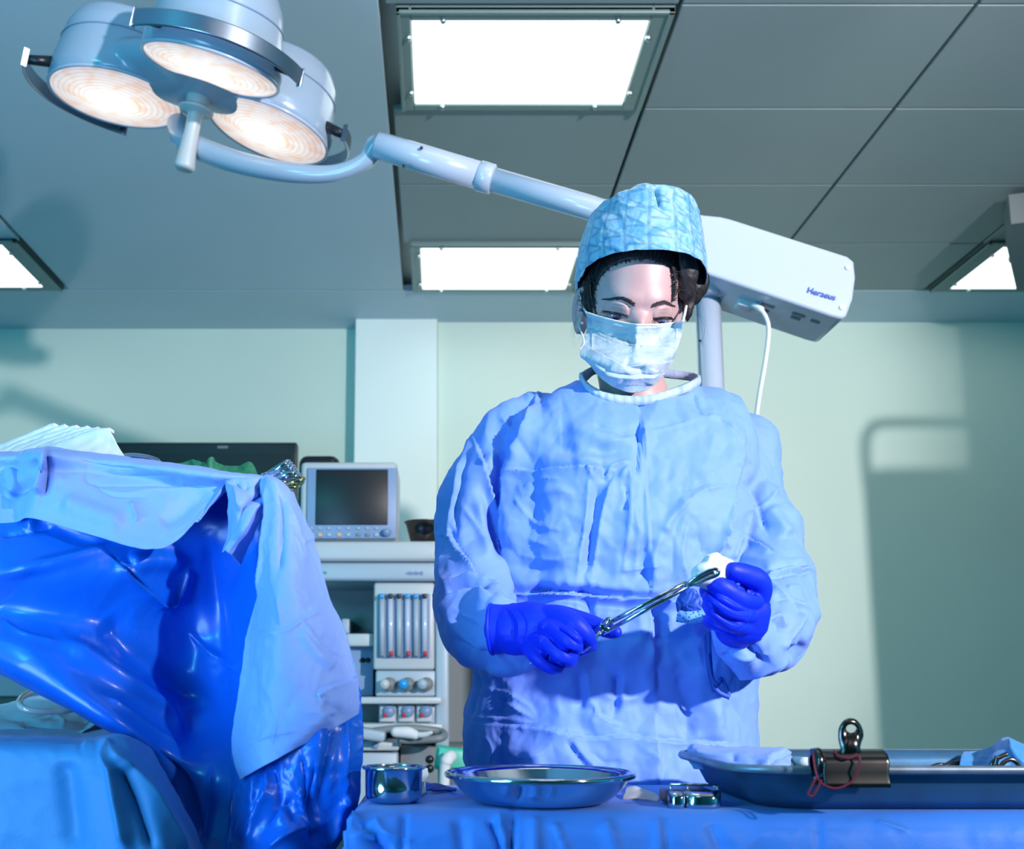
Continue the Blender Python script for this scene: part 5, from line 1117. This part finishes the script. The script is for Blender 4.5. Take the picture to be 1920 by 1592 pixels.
# lilac panels
cloth('absorbent_panel', [
  [(-90, 862, 1.42), (30, 862, 1.42), (120, 864, 1.42), (200, 868, 1.42), (290, 880, 1.42), (400, 894, 1.40), (494, 898, 1.30)],
  [(-90, 852, 1.16), (30, 848, 1.15), (82, 841, 1.115), (180, 851, 1.145), (290, 866, 1.13), (400, 884, 1.12), (494, 893, 1.12)],
  [(-90, 885, 1.13), (30, 882, 1.135), (78, 884, 1.10), (180, 892, 1.12), (290, 908, 1.12), (390, 915, 1.115), (470, 906, 1.11)],
  [(-90, 930, 1.12), (30, 930, 1.13), (68, 935, 1.10), (180, 948, 1.10), (285, 965, 1.105), (370, 958, 1.105), (440, 905, 1.11)],
  [(-90, 984, 1.11), (20, 980, 1.12), (62, 972, 1.10), (180, 1006, 1.09), (275, 1030, 1.085), (340, 1010, 1.09), (424, 902, 1.105)]], 190, 300, M['lilac'], ST_,
  [('s', 8, .016, [(76, 930), (84, 890), (86, 845)]), ('h', 9, .010, [(74, 850), (60, 900), (12, 930)]), ('g', 9, .006, [(20, 870), (28, 905), (14, 935)]), ('v', 2.6, .0022, [(165, 870), (164, 905), (220, 912), (300, 912), (400, 910)]), ('v', 2.4, .0018, [(190, 885), (240, 893), (320, 892)]), ('r', 2.6, .0016, [(170, 912), (230, 926), (300, 918), (390, 916)]),
   ('v', 2.5, .002, [(165, 900), (210, 930), (280, 934)]), ('v', 2.5, .0015, [(140, 858), (200, 874), (260, 880)]), ('r', 7, .006, [(245, 940), (255, 970), (259, 982)]), ('g', 18, .007, [(110, 940), (170, 960), (240, 990)]), ('h', 16, .006, [(300, 985), (340, 960), (390, 915)]), ('r', 2.5, .001, [(105, 860), (103, 900), (110, 940)])], cr_=.0022, cs=.05, facet_=.0022, fs=.05)
cloth('absorbent_panel', [
  [(424, 900, 1.105), (458, 897, 1.098), (495, 897, 1.105)], [(428, 935, 1.10), (455, 940, 1.078), (492, 935, 1.10)], [(428, 975, 1.10), (446, 985, 1.080), (486, 965, 1.105)], [(424, 1015, 1.10), (434, 1012, 1.088), (470, 1010, 1.115)], [(417, 1036, 1.10), (426, 1034, 1.095), (450, 1060, 1.12)]], 90, 80, M['lilac'], ST_,
  [('s', 6, .012, [(495, 905), (492, 930), (465, 950), (452, 975), (425, 1034)]), ('r', 5, .006, [(425, 905), (445, 920), (452, 960)]), ('v', 5, .005, [(440, 905), (450, 915), (470, 912)]), ('h', 5, .006, [(420, 930), (412, 960), (420, 990)])], cr_=.002, cs=.03)
cloth('absorbent_panel', [
  [(496, 900, 1.30), (520, 900, 1.28), (535, 905, 1.25), (545, 925, 1.2)],
  [(489, 893, 1.11), (508, 889, 1.10), (528, 900, 1.11), (546, 922, 1.14)],
  [(490, 950, 1.10), (520, 948, 1.07), (548, 950, 1.08), (568, 965, 1.12)],
  [(487, 1010, 1.09), (520, 1020, 1.06), (560, 1020, 1.07), (588, 1025, 1.11)],
  [(476, 1100, 1.085), (520, 1110, 1.05), (575, 1110, 1.06), (614, 1108, 1.10)],
  [(462, 1200, 1.08), (520, 1210, 1.04), (590, 1200, 1.05), (646, 1195, 1.09)],
  [(447, 1300, 1.075), (510, 1310, 1.035), (600, 1300, 1.04), (665, 1262, 1.085)],
  [(436, 1390, 1.07), (500, 1390, 1.03), (600, 1350, 1.035), (672, 1310, 1.08)],
  [(451, 1462, 1.065), (500, 1434, 1.03), (565, 1398, 1.033), (672, 1338, 1.078)]], 230, 130, M['lilac'], ST_,
  [('r', 6, .008, [(500, 905), (505, 960), (498, 1040), (482, 1130)]), ('v', 6, .008, [(492, 915), (490, 1000), (478, 1080), (470, 1200), (455, 1300)]), ('h', 9, .006, [(527, 915), (530, 1000), (520, 1080)]), ('r', 5, .004, [(540, 935), (560, 1000), (575, 1060)]), ('r', 4, .003, [(560, 1020), (582, 1010), (592, 1015)]),
   ('r', 4, .003, [(475, 1190), (530, 1185), (570, 1160), (610, 1140)]), ('r', 3, .003, [(520, 1120), (530, 1180)]), ('s', 5, .004, [(600, 1310), (598, 1298), (625, 1285), (662, 1276)][::-1]), ('h', 10, .005, [(605, 1315), (635, 1335), (620, 1355)]), ('r', 3, .003, [(640, 1180), (655, 1250), (662, 1276)]),
   ('r', 3, .0025, [(560, 1160), (600, 1210), (640, 1230)]), ('g', 10, .004, [(560, 1180), (600, 1230), (630, 1250)]), ('h', 8, .003, [(480, 1240), (478, 1340)]), ('r', 3, .002, [(460, 1400), (500, 1380), (560, 1370)]), ('r', 3, .002, [(510, 1400), (520, 1340)])], cr_=.0028, cs=.045, facet_=.003, fs=.045)
# gauze pile on the stand
for k in range(6):
    Yk = 1.33-.022*k
    A, x_, y_ = netP([[(-50+22*k, 862, Yk), (50+24*k, 862, Yk-.02), (150+17.5*k, 862, Yk-.025)], [(-30+22*k, 850, Yk+.01), (52+24*k, 834-k, Yk-.0), (132+17.5*k, 828+k, Yk-.01)], [(-10+22*k, 841-k, Yk+.03), (52+24*k, 816-k, Yk+.01), (103+20.5*k, 797+1.8*k, Yk)], [(-6+22*k, 842, Yk+.05), (58+24*k, 818, Yk+.03), (112+20.5*k, 801+1.8*k, Yk+.012)]], 24, 60)
    A = A+gnormals(A)*(crumple(A+k, .035, 2)*.0022)[..., None]
    o = obj('gauze_swab', G().grid(A), M['gauze']); solid(o, .004); tag(o, 'folded white gauze swab, '+('hindmost and leftmost', 'second from the left', 'third from the left', 'third from the right', 'second from the right', 'rightmost and nearest')[k]+' in the fanned pile', 'gauze swab', 'gauze swabs piled on the stand')
# long curved instrument lying on the drape edge
o = obj('retractor', G().tube([Vector(q) for q in cr([P(205, 859, 1.24), P(240, 853, 1.24), (P(270, 855, 1.235)), P(292, 861, 1.22), P(300, 868, 1.20)], 24)], .0024, 10), M['steel']); tag(o, 'thin curved steel instrument lying on the drape beside the gauze pile', 'instrument')
# bundle of ring handles
def handle(st, en, w, Yk, m, label, group):
    a = P(*st, Yk+.03); b = P(*en, Yk); d_ = (b-a); L = d_.length; d_.normalize(); s = d_.cross(Vector((.15, 1, .1))).normalized(); t2 = (Vector((0, 1, 0))-d_*d_.y).normalized()
    c = b-d_*.016; pts = [c+d_*(.017*math.cos(q))+(t2*.90+s*.42)*(.011*math.sin(q)) for q in np.linspace(0, 2*math.pi, 25)[:-1]]
    g = G().tube(pts, w, 8, closed=True).tube([c-d_*.017, a, a-d_*.05+Vector((0, .03, -.004))], w*.9, 8).box(c-d_*.024, (.006, .005, .004), bev=.001)
    o = obj('clamp', g, m); tag(o, label, 'clamp', group); return o
Rn = random.Random(5)
for k, (en) in enumerate([(537, 868), (541, 872), (546, 877), (549, 882), (551, 886), (556, 892), (548, 896), (541, 900), (534, 903)]):
    handle((492+Rn.uniform(-4, 6), 892+k*.9), en, .0023, 1.10+.012*(k % 4), M['steel'], 'silver ring-handled clamp in the bundle at the corner of the tall draped stand', 'silver clamps bundled on the stand')
handle((515, 908), (565, 900), .0025, 1.10, M['gold'], 'upper gold-handled clamp at the bottom of the clamp bundle', 'gold handled clamps')
handle((515, 914), (563, 906), .0025, 1.115, M['gold'], 'middle gold-handled clamp at the bottom of the clamp bundle', 'gold handled clamps')
handle((512, 918), (553, 913), .0025, 1.10, M['gold'], 'lowest gold-handled clamp in the clamp bundle', 'gold handled clamps')
# dark green cloth behind the stand
A, x_, y_ = netP([[(335, 872, 1.42), (360, 864, 1.42), (388, 868, 1.41), (395, 858, 1.41), (410, 872, 1.42), (450, 876, 1.42), (468, 868, 1.42), (480, 890, 1.42)], [(330, 900, 1.40), (360, 900, 1.40), (388, 900, 1.40), (395, 900, 1.40), (410, 900, 1.40), (450, 900, 1.40), (468, 900, 1.40), (485, 905, 1.40)]], 20, 100)
o = obj('green_cloth', G().grid(A+gnormals(A)*(crumple(A, .02, 2)*.004)[..., None]), M['greend']); solid(o, .004); tag(o, 'crumpled dark green cloth on the far side of the tall draped stand', 'cloth')

# ================================================================ LOW DRAPED TABLE (bottom left)
T2 = thing('draped_table', 'low table under a cyan-blue cloth at the bottom left corner', 'draped table', (P(100, 1500, 1.2).x, 1.2, 0))
cloth('table_cloth', [
  [(-100, 1345, 1.75), (30, 1338, 1.7), (130, 1340, 1.65), (210, 1350, 1.6), (250, 1362, 1.5)],
  [(-100, 1365, 1.30), (60, 1365, 1.28), (150, 1370, 1.25), (215, 1368, 1.25), (255, 1372, 1.25)],
  [(-100, 1384, 1.07), (80, 1388, 1.05), (160, 1394, 1.04), (225, 1376, 1.10), (262, 1380, 1.16)],
  [(-100, 1392, 1.01), (80, 1398, 1.0), (180, 1406, .99), (232, 1400, 1.0), (285, 1410, 1.10)],
  [(-100, 1440, 1.0), (90, 1445, .99), (200, 1450, .975), (258, 1450, .985), (312, 1460, 1.08)],
  [(-100, 1520, 1.0), (100, 1520, .99), (215, 1520, .97), (292, 1520, .98), (352, 1530, 1.07)],
  [(-100, 1640, 1.0), (100, 1640, .99), (232, 1640, .965), (330, 1640, .975), (398, 1640, 1.07)]], 200, 200, M['drape2'], T2,
  [('g', 11, .016, [(198, 1400), (215, 1450), (228, 1520), (245, 1610)]), ('r', 9, .012, [(205, 1400), (245, 1450), (300, 1530), (360, 1640)]), ('h', 12, .014, [(225, 1440), (255, 1500), (290, 1600)]), ('h', 20, .008, [(120, 1420), (130, 1500), (140, 1600)]), ('g', 10, .004, [(150, 1398), (215, 1402)])], cr_=.003, cs=.08, z0=.2)
obj('table_frame', G().box2((-.62, 1.10, .80), (P(200, 1400, 1.1).x-.08, 1.6, .90), bev=.01), M['brushed'], T2)
for (x_, y_) in ((-.58, 1.14), (-.42, 1.14), (-.58, 1.56), (-.42, 1.56)): obj('leg', G().tube([(x_, y_, 0), (x_, y_, .82)], .015, 12), M['brushed'], T2)
o = cloth('folded_sheet', [
  [(-100, 1342, 1.60), (0, 1322, 1.60), (70, 1306, 1.55), (140, 1312, 1.50), (215, 1336, 1.45)],
  [(-100, 1352, 1.42), (0, 1346, 1.40), (70, 1338, 1.38), (140, 1342, 1.36), (205, 1348, 1.34)],
  [(-100, 1360, 1.28), (20, 1354, 1.26), (90, 1360, 1.24), (140, 1364, 1.23), (190, 1352, 1.24)],
  [(-100, 1376, 1.22), (20, 1378, 1.20), (90, 1386, 1.18), (130, 1386, 1.17), (170, 1366, 1.2)]], 90, 160, M['paleblue'], None,
  [('h', 7, .014, [(36, 1352), (80, 1364), (130, 1366), (172, 1348)]), ('v', 4, .006, [(-10, 1347), (60, 1343), (110, 1328), (150, 1322)]), ('r', 4, .004, [(90, 1338), (125, 1358)]), ('r', 4, .003, [(130, 1336), (150, 1344)])], cr_=.002, cs=.06)
tag(o, 'pale blue folded sheet lying on the low table, under the clear tube', 'sheet')
pts = [P(230, 1322, 1.42), P(150, 1328, 1.30), P(95, 1334, 1.27), P(52, 1331, 1.26), (P(37, 1320, 1.27)), P(44, 1306, 1.30), P(75, 1292, 1.36), P(110, 1288, 1.42), P(190, 1292, 1.46)]
o = obj('tubing', G().tube([Vector(q) for q in cr(pts, 60)], .0042, 14), M['rubber']); tag(o, 'loop of clear suction tubing resting on the pale blue sheet', 'tubing')

# ================================================================ INSTRUMENT TABLE (front)
ZT = .888
XL, XR = P(646, 1530, .97).x, 1.25
TB = thing('instrument_table', 'long instrument table covered with a blue drape in front of the gowned person', 'draped table', (.3, 1.1, 0))
obj('table_top', G().box2((XL+.03, .985, ZT-.03), (XR, 1.25, ZT-.006), bev=.008), M['brushed'], TB)
for (x_, y_) in ((XL+.06, 1.0), (XR-.05, 1.0), (XL+.06, 1.22), (XR-.05, 1.22)): obj('leg', G().tube([(x_, y_, 0), (x_, y_, ZT-.02)], .014, 12), M['brushed'], TB)
prof = [(1.262, .20), (1.262, .6), (1.26, .80), (1.256, ZT-.02), (1.245, ZT-.003), (1.22, ZT), (1.12, ZT), (1.03, ZT), (.992, ZT), (.975, ZT-.003), (.964, ZT-.012), (.958, ZT-.03), (.955, ZT-.08), (.955, ZT-.2), (.95, .4), (.95, .2)]
pc = cr([(a, b, 0) for a, b in prof], 210)
xs = np.concatenate([XL+.028*np.array([0, .04, .12, .3, .6, 1]), np.linspace(XL+.03, XR, 420)])
A = np.zeros((210, len(xs), 3)); A[..., 0] = xs[None]; A[..., 1] = pc[:, 0][:, None]; A[..., 2] = pc[:, 1][:, None]
for i, s in enumerate((1, .55, .25, .08, .01)):      # rounded left edge
    A[:, i, 1] += 0; A[:, i, 2] = np.minimum(A[:, i, 2], ZT-.03*s)
x_, y_ = proj(A); N_ = gnormals(A); fr_ = (A[..., 1] < 1.0)
D = strokes(x_, y_, [('h', 5, .006, [(757, 1522), (756, 1560), (754, 1610)]), ('h', 6, .008, [(918, 1535), (930, 1565), (946, 1610)]), ('r', 5, .007, [(934, 1522), (940, 1560), (952, 1610)]), ('h', 5, .008, [(962, 1520), (960, 1560), (960, 1610)]), ('r', 6, .005, [(1036, 1540), (1050, 1570), (1066, 1610)]),
   ('v', 4, .004, [(1243, 1522), (1246, 1560), (1252, 1610)]), ('g', 10, .004, [(1232, 1530), (1236, 1610)]), ('v', 4, .004, [(1532, 1530), (1534, 1610)]), ('r', 6, .010, [(655, 1520), (672, 1550), (696, 1610)]), ('h', 10, .012, [(668, 1530), (700, 1570), (730, 1610)]), ('r', 5, .004, [(700, 1530), (720, 1560), (780, 1580)]),
   ('h', 12, .006, [(860, 1530), (870, 1610)]), ('g', 12, .005, [(1000, 1528), (1005, 1610)]), ('r', 4, .004, [(1640, 1540), (1700, 1560)]), ('h', 12, .005, [(1330, 1540), (1360, 1610)]), ('g', 14, .005, [(1130, 1535), (1160, 1610)])])*fr_
wr = np.where(fr_, 1., .30); N_[..., :] = np.where(fr_[..., None], N_, np.array([0, 0, 1.]))
top_ = (~fr_) & (A[..., 2] > ZT-.01)
D = D + crumple(A, .06, 3)*.0035*np.where(top_, 0, 1)*smoothstep(ZT-.004, ZT-.02, A[..., 2]) + top_*np.minimum(0, crumple(A*np.array([1, 1, 1]), .06, 2))*.0012
D = D + ((A[..., 1] > 1.0) & top_)*strokes(x_, y_, [('r', 2, .002, [(800, 1482), (850, 1490), (900, 1492)]), ('r', 2, .002, [(820, 1496), (850, 1486)])])
dr_ = obj('drape', G().grid(A+N_*D[..., None]), M['drape'], TB)
# steel gallipot
sx0 = P(738, 1490, 1.045)
c = Vector((sx0.x, 1.047, ZT+.0012))
tag(obj('gallipot', G().lathe([(.001, .0), (.023, .0), (.0262, .002), (.0278, .006), (.0282, .014), (.0284, .0305), (.0300, .0325), (.0312, .0327), (.0306, .0338), (.0290, .0332), (.0274, .030), (.0272, .010), (.025, .004), (.001, .003)], c, n=64).tube([c+Vector((.0298*math.cos(a), .0298*math.sin(a), .0330)) for a in np.linspace(0, 2*math.pi, 65)[:-1]], .0018, 10, closed=True), M['steel'], loc=c), 'small straight-sided polished steel pot at the left end of the table', 'pot')
c = Vector((P(1013, 1490, 1.04).x, 1.043, ZT+.0012))
tag(obj('steel_basin', G().lathe([(.001, .0), (.058, .0), (.066, .002), (.074, .0075), (.0815, .015), (.0865, .0220), (.0895, .0245), (.0925, .0248), (.0935, .0262), (.0922, .0280), (.0880, .0278), (.0850, .0245), (.079, .015), (.070, .0065), (.058, .0035), (.001, .003)], c, n=96).tube([c+Vector((.0915*math.cos(a), .0915*math.sin(a), .0268)) for a in np.linspace(0, 2*math.pi, 97)[:-1]], .0030, 12, closed=True), M['steel'], loc=c), 'wide shallow polished steel bowl in the middle of the table', 'bowl')
def puff(name, rows, label, th=.004, m='gauze', grp=None, cat='gauze swab', cs=.02, a=.002, n=(50, 60), ST=()):
    A, x_, y_ = netP(rows, *n); A = A+gnormals(A)*(crumple(A, cs, 2)*a+strokes(x_, y_, list(ST)))[..., None]
    o = obj(name, G().grid(A), M[m]); solid(o, th, 0); return tag(o, label, cat, grp)
puff('gauze_swab', [[(1176, 1480, 1.115), (1192, 1478, 1.11), (1212, 1485, 1.105), (1228, 1491, 1.10)], [(1172, 1489, 1.095), (1190, 1489, 1.088), (1212, 1493, 1.080), (1235, 1498, 1.075)], [(1168, 1500, 1.076), (1190, 1501, 1.070), (1212, 1503, 1.062), (1232, 1506, 1.052)]], 'white gauze pad lying on the drape just right of the wide steel bowl', cs=.04, a=.001)
puff('gauze_swab', [[(768, 1446, 1.115), (785, 1440, 1.112), (801, 1444, 1.112)], [(768, 1456, 1.11), (786, 1456, 1.106), (803, 1454, 1.106)], [(768, 1470, 1.11), (784, 1468, 1.106), (793, 1469, 1.108)], [(768, 1496, 1.105), (784, 1496, 1.10), (801, 1488, 1.10)]], 'white crumpled gauze standing behind the small steel pot', cs=.03, a=.002)
puff('blue_wrap', [[(798, 1468, 1.15), (815, 1470, 1.15), (835, 1474, 1.14), (856, 1480, 1.13)], [(798, 1482, 1.135), (815, 1483, 1.13), (835, 1483, 1.125), (856, 1483, 1.12)]], 'dark blue folded wrap between the small pot and the wide bowl', th=.002, m='tie', cat='wrap', n=(12, 40))
# two nested dark steel dishes with a wire frame
t = thing('steel_instrument_box', 'small dark polished steel holder with a raised wire, beside the tray', 'holder', P(1303, 1515, 1.0))
def panel(x0, x1, y0, y1, Y, b_, m, name, par):
    A = []
    for i in range(13):
        v = i/12; row = []
        for j in range(21):
            u = j/20; e = (1-(2*u-1)**4)*(1-(2*v-1)**4)
            p = P(x0+(x1-x0)*u, y0+(y1-y0)*v, Y); row.append((p.x, p.y-b_*e, p.z))
        A.append(row)
    o = obj(name, G().grid(A), m, par); solid(o, .002); return o
panel(1254, 1283, 1484, 1520, 1.0, .008, M['steel'], 'curved_side', t); panel(1284, 1350, 1484, 1520, 1.0, .010, M['steel'], 'curved_front', t)
a = P(1256, 1484, 1.0); b = P(1348, 1520, 1.0)
obj('body', G().box2((a.x, 1.001, ZT+.001), (b.x, 1.05, a.z), bev=.003), M['black'], t)
g = G()
for p, q in (((1257, 1470), (1345, 1473)), ((1257, 1470), (1259, 1486)), ((1289, 1472), (1291, 1486)), ((1345, 1473), (1346, 1486))): g.tube([P(*p, 1.01), P(*q, 1.01)], .0014, 8)
obj('wire_frame', g, M['steel'], t)
# tray
def rr(x0, x1, y0, y1, r, z, n=10):
    P_ = []
    for (cx_, cy2, a0) in ((x1-r, y0+r, -90), (x1-r, y1-r, 0), (x0+r, y1-r, 90), (x0+r, y0+r, 180)):
        for k in range(n+1): a = math.radians(a0+90*k/n); P_.append((cx_+r*math.cos(a), cy2+r*math.sin(a), z))
    return P_
x0, x1, y0, y1 = .272, 1.05, .957, 1.215; zr = .9285
rings = [rr(x0+.045, x1-.045, y0+.04, y1-.04, .03, ZT+.003), rr(x0+.035, x1-.035, y0+.030, y1-.030, .04, ZT+.0015), rr(x0+.022, x1-.022, y0+.020, y1-.020, .045, ZT+.010), rr(x0+.012, x1-.012, y0+.012, y1-.012, .05, zr-.010), rr(x0+.008, x1-.008, y0+.009, y1-.009, .05, zr-.0035), rr(x0, x1, y0, y1, .055, zr-.002), rr(x0-.002, x1+.002, y0-.002, y1+.002, .055, zr-.006), rr(x0-.003, x1+.003, y0-.003, y1+.003, .055, zr-.0015), rr(x0, x1, y0, y1, .055, zr+.001),
         rr(x0+.009, x1-.009, y0+.009, y1-.009, .05, zr), rr(x0+.014, x1-.014, y0+.014, y1-.014, .05, zr-.01), rr(x0+.026, x1-.026, y0+.024, y1-.024, .045, ZT+.010), rr(x0+.04, x1-.04, y0+.036, y1-.036, .035, ZT+.0045)]
A = np.array(rings); A[:, :, 1] += 0
gt = G().grid(A, closeu=True); n_ = A.shape[1]; gt.f += [tuple(range(n_-1, -1, -1)), tuple((len(rings)-1)*n_+i for i in range(n_))]
tr_ = obj('instrument_tray', gt, M['tray'], loc=(.66, 1.08, ZT)); pl = [obj('rim', G().tube([Vector(q) for q in rr(x0-.001, x1+.001, y0-.001, y1+.001, .055, zr-.002)], .0040, 10, closed=True, flat=None), M['worn'], tr_)]; tag(tr_, 'large worn grey metal tray at the right end of the table', 'tray')
# bulldog clip
tcl = thing('bulldog_clip', 'dark metal bulldog clip standing on the front rim of the tray', 'clip', P(1590, 1470, .95))
YC2 = .945
secp = [(-.013, 1474), (-.013, 1466), (-.009, 1448), (-.011, 1430), (-.006, 1414), (.004, 1407), (.013, 1414), (.015, 1432), (.012, 1450), (.014, 1466), (.014, 1474)]
A = []
for x_ in (1536, 1540, 1654, 1658):
    A.append([tuple(Vector((P(x_, y_, YC2).x, YC2+dy, P(1590, y_, YC2).z))) for dy, y_ in secp])
o = obj('spring_body', G().grid(A), M['bronze'], tcl); solid(o, .0016, 0); sharp(o, 50)
o = obj('curled_end', G().tube([P(1536, 1430, YC2+.002), P(1524, 1430, YC2+.002)], [.0135, .0125], 24).tube([P(1524, 1430, YC2+.002), P(1537, 1430, YC2+.002)], .008, 16), M['bronze'], tcl)
def lever(Yl, nm):
    out = [(1575, 1430), (1576, 1405), (1572, 1385), (1573, 1365), (1582, 1351), (1594, 1347), (1606, 1351), (1615, 1364), (1618, 1380), (1612, 1400), (1610, 1430)]
    hole = [(1586+10*math.cos(a), 1364+7*math.sin(a)) for a in np.linspace(math.pi, 3*math.pi, 12)[:-1]]
    hx_ = [(1595+10*math.cos(a), 1366+8*math.sin(a)) for a in np.linspace(0, 2*math.pi, 41)[:-1]]
    oc = cr([(a, b, 0) for a, b in out]+[(out[0][0], out[0][1], 0)], 41)[:-1]
    # connect the outer outline to the hole ring by angle
    ao = sorted([(math.atan2(q[1]-1372, q[0]-1595), q) for q in oc], key=lambda t: t[0]); ah = sorted([(math.atan2(q[1]-1366, q[0]-1595), q) for q in hx_], key=lambda t: t[0])
    A = [[tuple(P(q[0], q[1], Yl)) for _, q in ao], [tuple(P(q[0], q[1], Yl)+Vector((0, -.0015, 0))) for _, q in ah]]
    o = obj(nm, G().grid(A, closeu=True), M['bronze'], tcl); solid(o, .0016); sharp(o, 50)
lever(YC2-.004, 'lever'); lever(YC2+.010, 'lever')
o = obj('thread', G().tube([Vector(q) for q in cr([P(1524, 1412, .935), P(1530, 1450, .93), P(1542, 1470, .93), P(1570, 1478, .93), P(1600, 1462, .93), P(1612, 1430, .928), P(1608, 1416, .93), P(1590, 1422, .93), P(1570, 1416, .935), P(1565, 1408, .94)], 60)], .0010, 6).tube([Vector(q) for q in cr([P(1532, 1455, .929), P(1520, 1478, .929), P(1515, 1490, .929), P(1524, 1492, .929), P(1534, 1476, .929), P(1540, 1462, .929)], 30)], .0011, 6), M['thread']); tag(o, 'crimson thread tied around the bulldog clip', 'thread')
# towels, syringe, tools
puff('blue_towel', [[(1284, 1412, 1.20), (1300, 1396, 1.20), (1340, 1404, 1.19), (1400, 1402, 1.19), (1460, 1408, 1.18), (1484, 1412, 1.18)], [(1290, 1420, 1.16), (1310, 1410, 1.155), (1350, 1412, 1.14), (1400, 1410, 1.135), (1455, 1412, 1.135), (1482, 1416, 1.15)], [(1294, 1430, 1.15), (1320, 1430, 1.13), (1360, 1432, 1.11), (1400, 1433, 1.10), (1450, 1434, 1.10), (1482, 1432, 1.12)], [(1300, 1440, 1.14), (1330, 1444, 1.13), (1370, 1448, 1.10), (1410, 1448, 1.10), (1450, 1446, 1.10), (1478, 1442, 1.11)]],
     'folded blue towel lying over the left end of the tray', th=.002, m='lilac', cat='towel', cs=.03, a=.002, ST=[('h', 6, .006, [(1366, 1418), (1390, 1428), (1430, 1436)]), ('s', 5, .006, [(1440, 1440), (1450, 1424), (1480, 1412)]), ('r', 4, .004, [(1300, 1412), (1330, 1420), (1380, 1425)])])
puff('blue_towel', [[(1806, 1412, 1.16), (1840, 1410, 1.16), (1870, 1392, 1.16), (1886, 1386, 1.16), (1920, 1396, 1.16), (1960, 1410, 1.16)], [(1800, 1428, 1.12), (1830, 1430, 1.12), (1860, 1420, 1.10), (1890, 1408, 1.10), (1925, 1412, 1.10), (1960, 1424, 1.12)], [(1798, 1448, 1.11), (1830, 1450, 1.10), (1870, 1450, 1.08), (1900, 1450, 1.08), (1930, 1450, 1.08), (1960, 1450, 1.10)]],
     'bright blue folded towel standing in the tray at the far right', th=.002, m='drape2', cat='towel', cs=.04, a=.003, ST=[('h', 5, .006, [(1835, 1446), (1850, 1420), (1868, 1398)]), ('r', 5, .006, [(1890, 1388), (1900, 1420), (1925, 1440)])])
o = obj('syringe', G().tube([P(1480, 1421, 1.14), P(1488, 1424, 1.14), P(1489, 1427, 1.14), P(1524, 1430, 1.13)], [.003, .0035, .0052, .0052], 16), M['gauze']); tag(o, 'short white syringe barrel lying between the towel and the clip', 'syringe')
o = obj('ring_cutter', G().tube([P(1652, 1428, 1.12), P(1656, 1426, 1.12), P(1662, 1424, 1.12), P(1664, 1424, 1.12)], [.003, .0052, .0052, .004], 14), M['steel']); tag(o, 'knurled steel knob end showing just right of the clip', 'instrument')
def scis(pts, r, label, name='scissors', grp=None):
    g = G()
    for q in pts: g.tube([Vector(z_) for z_ in cr([P(*a) for a in q], 16)], r, 8)
    return tag(obj(name, g, M['bronze']), label, 'instrument', grp)
scis([[(1746, 1438, 1.12), (1762, 1434, 1.12), (1775, 1436, 1.12)], [(1765, 1438, 1.115), (1785, 1432, 1.12), (1808, 1427, 1.13)], [(1765, 1440, 1.115), (1790, 1436, 1.12), (1808, 1432, 1.13)], [(1748, 1442, 1.12), (1765, 1434, 1.12), (1770, 1440, 1.12), (1755, 1444, 1.12)]], .0022, 'dark steel scissors lying in the tray left of the bright blue towel')
scis([[(1858, 1440, 1.07), (1862, 1428, 1.07), (1878, 1418, 1.07), (1888, 1414, 1.07)], [(1866, 1436, 1.068), (1870, 1418, 1.068)]], .0024, 'left dark hooked retractor leaning on the bright blue towel', 'retractor')
scis([[(1872, 1440, 1.065), (1884, 1428, 1.065), (1896, 1424, 1.065), (1906, 1430, 1.065), (1914, 1442, 1.065)]], .0024, 'right dark bent wire retractor against the bright blue towel', 'retractor')
# the neutral grey floor mat region and far room are left plain
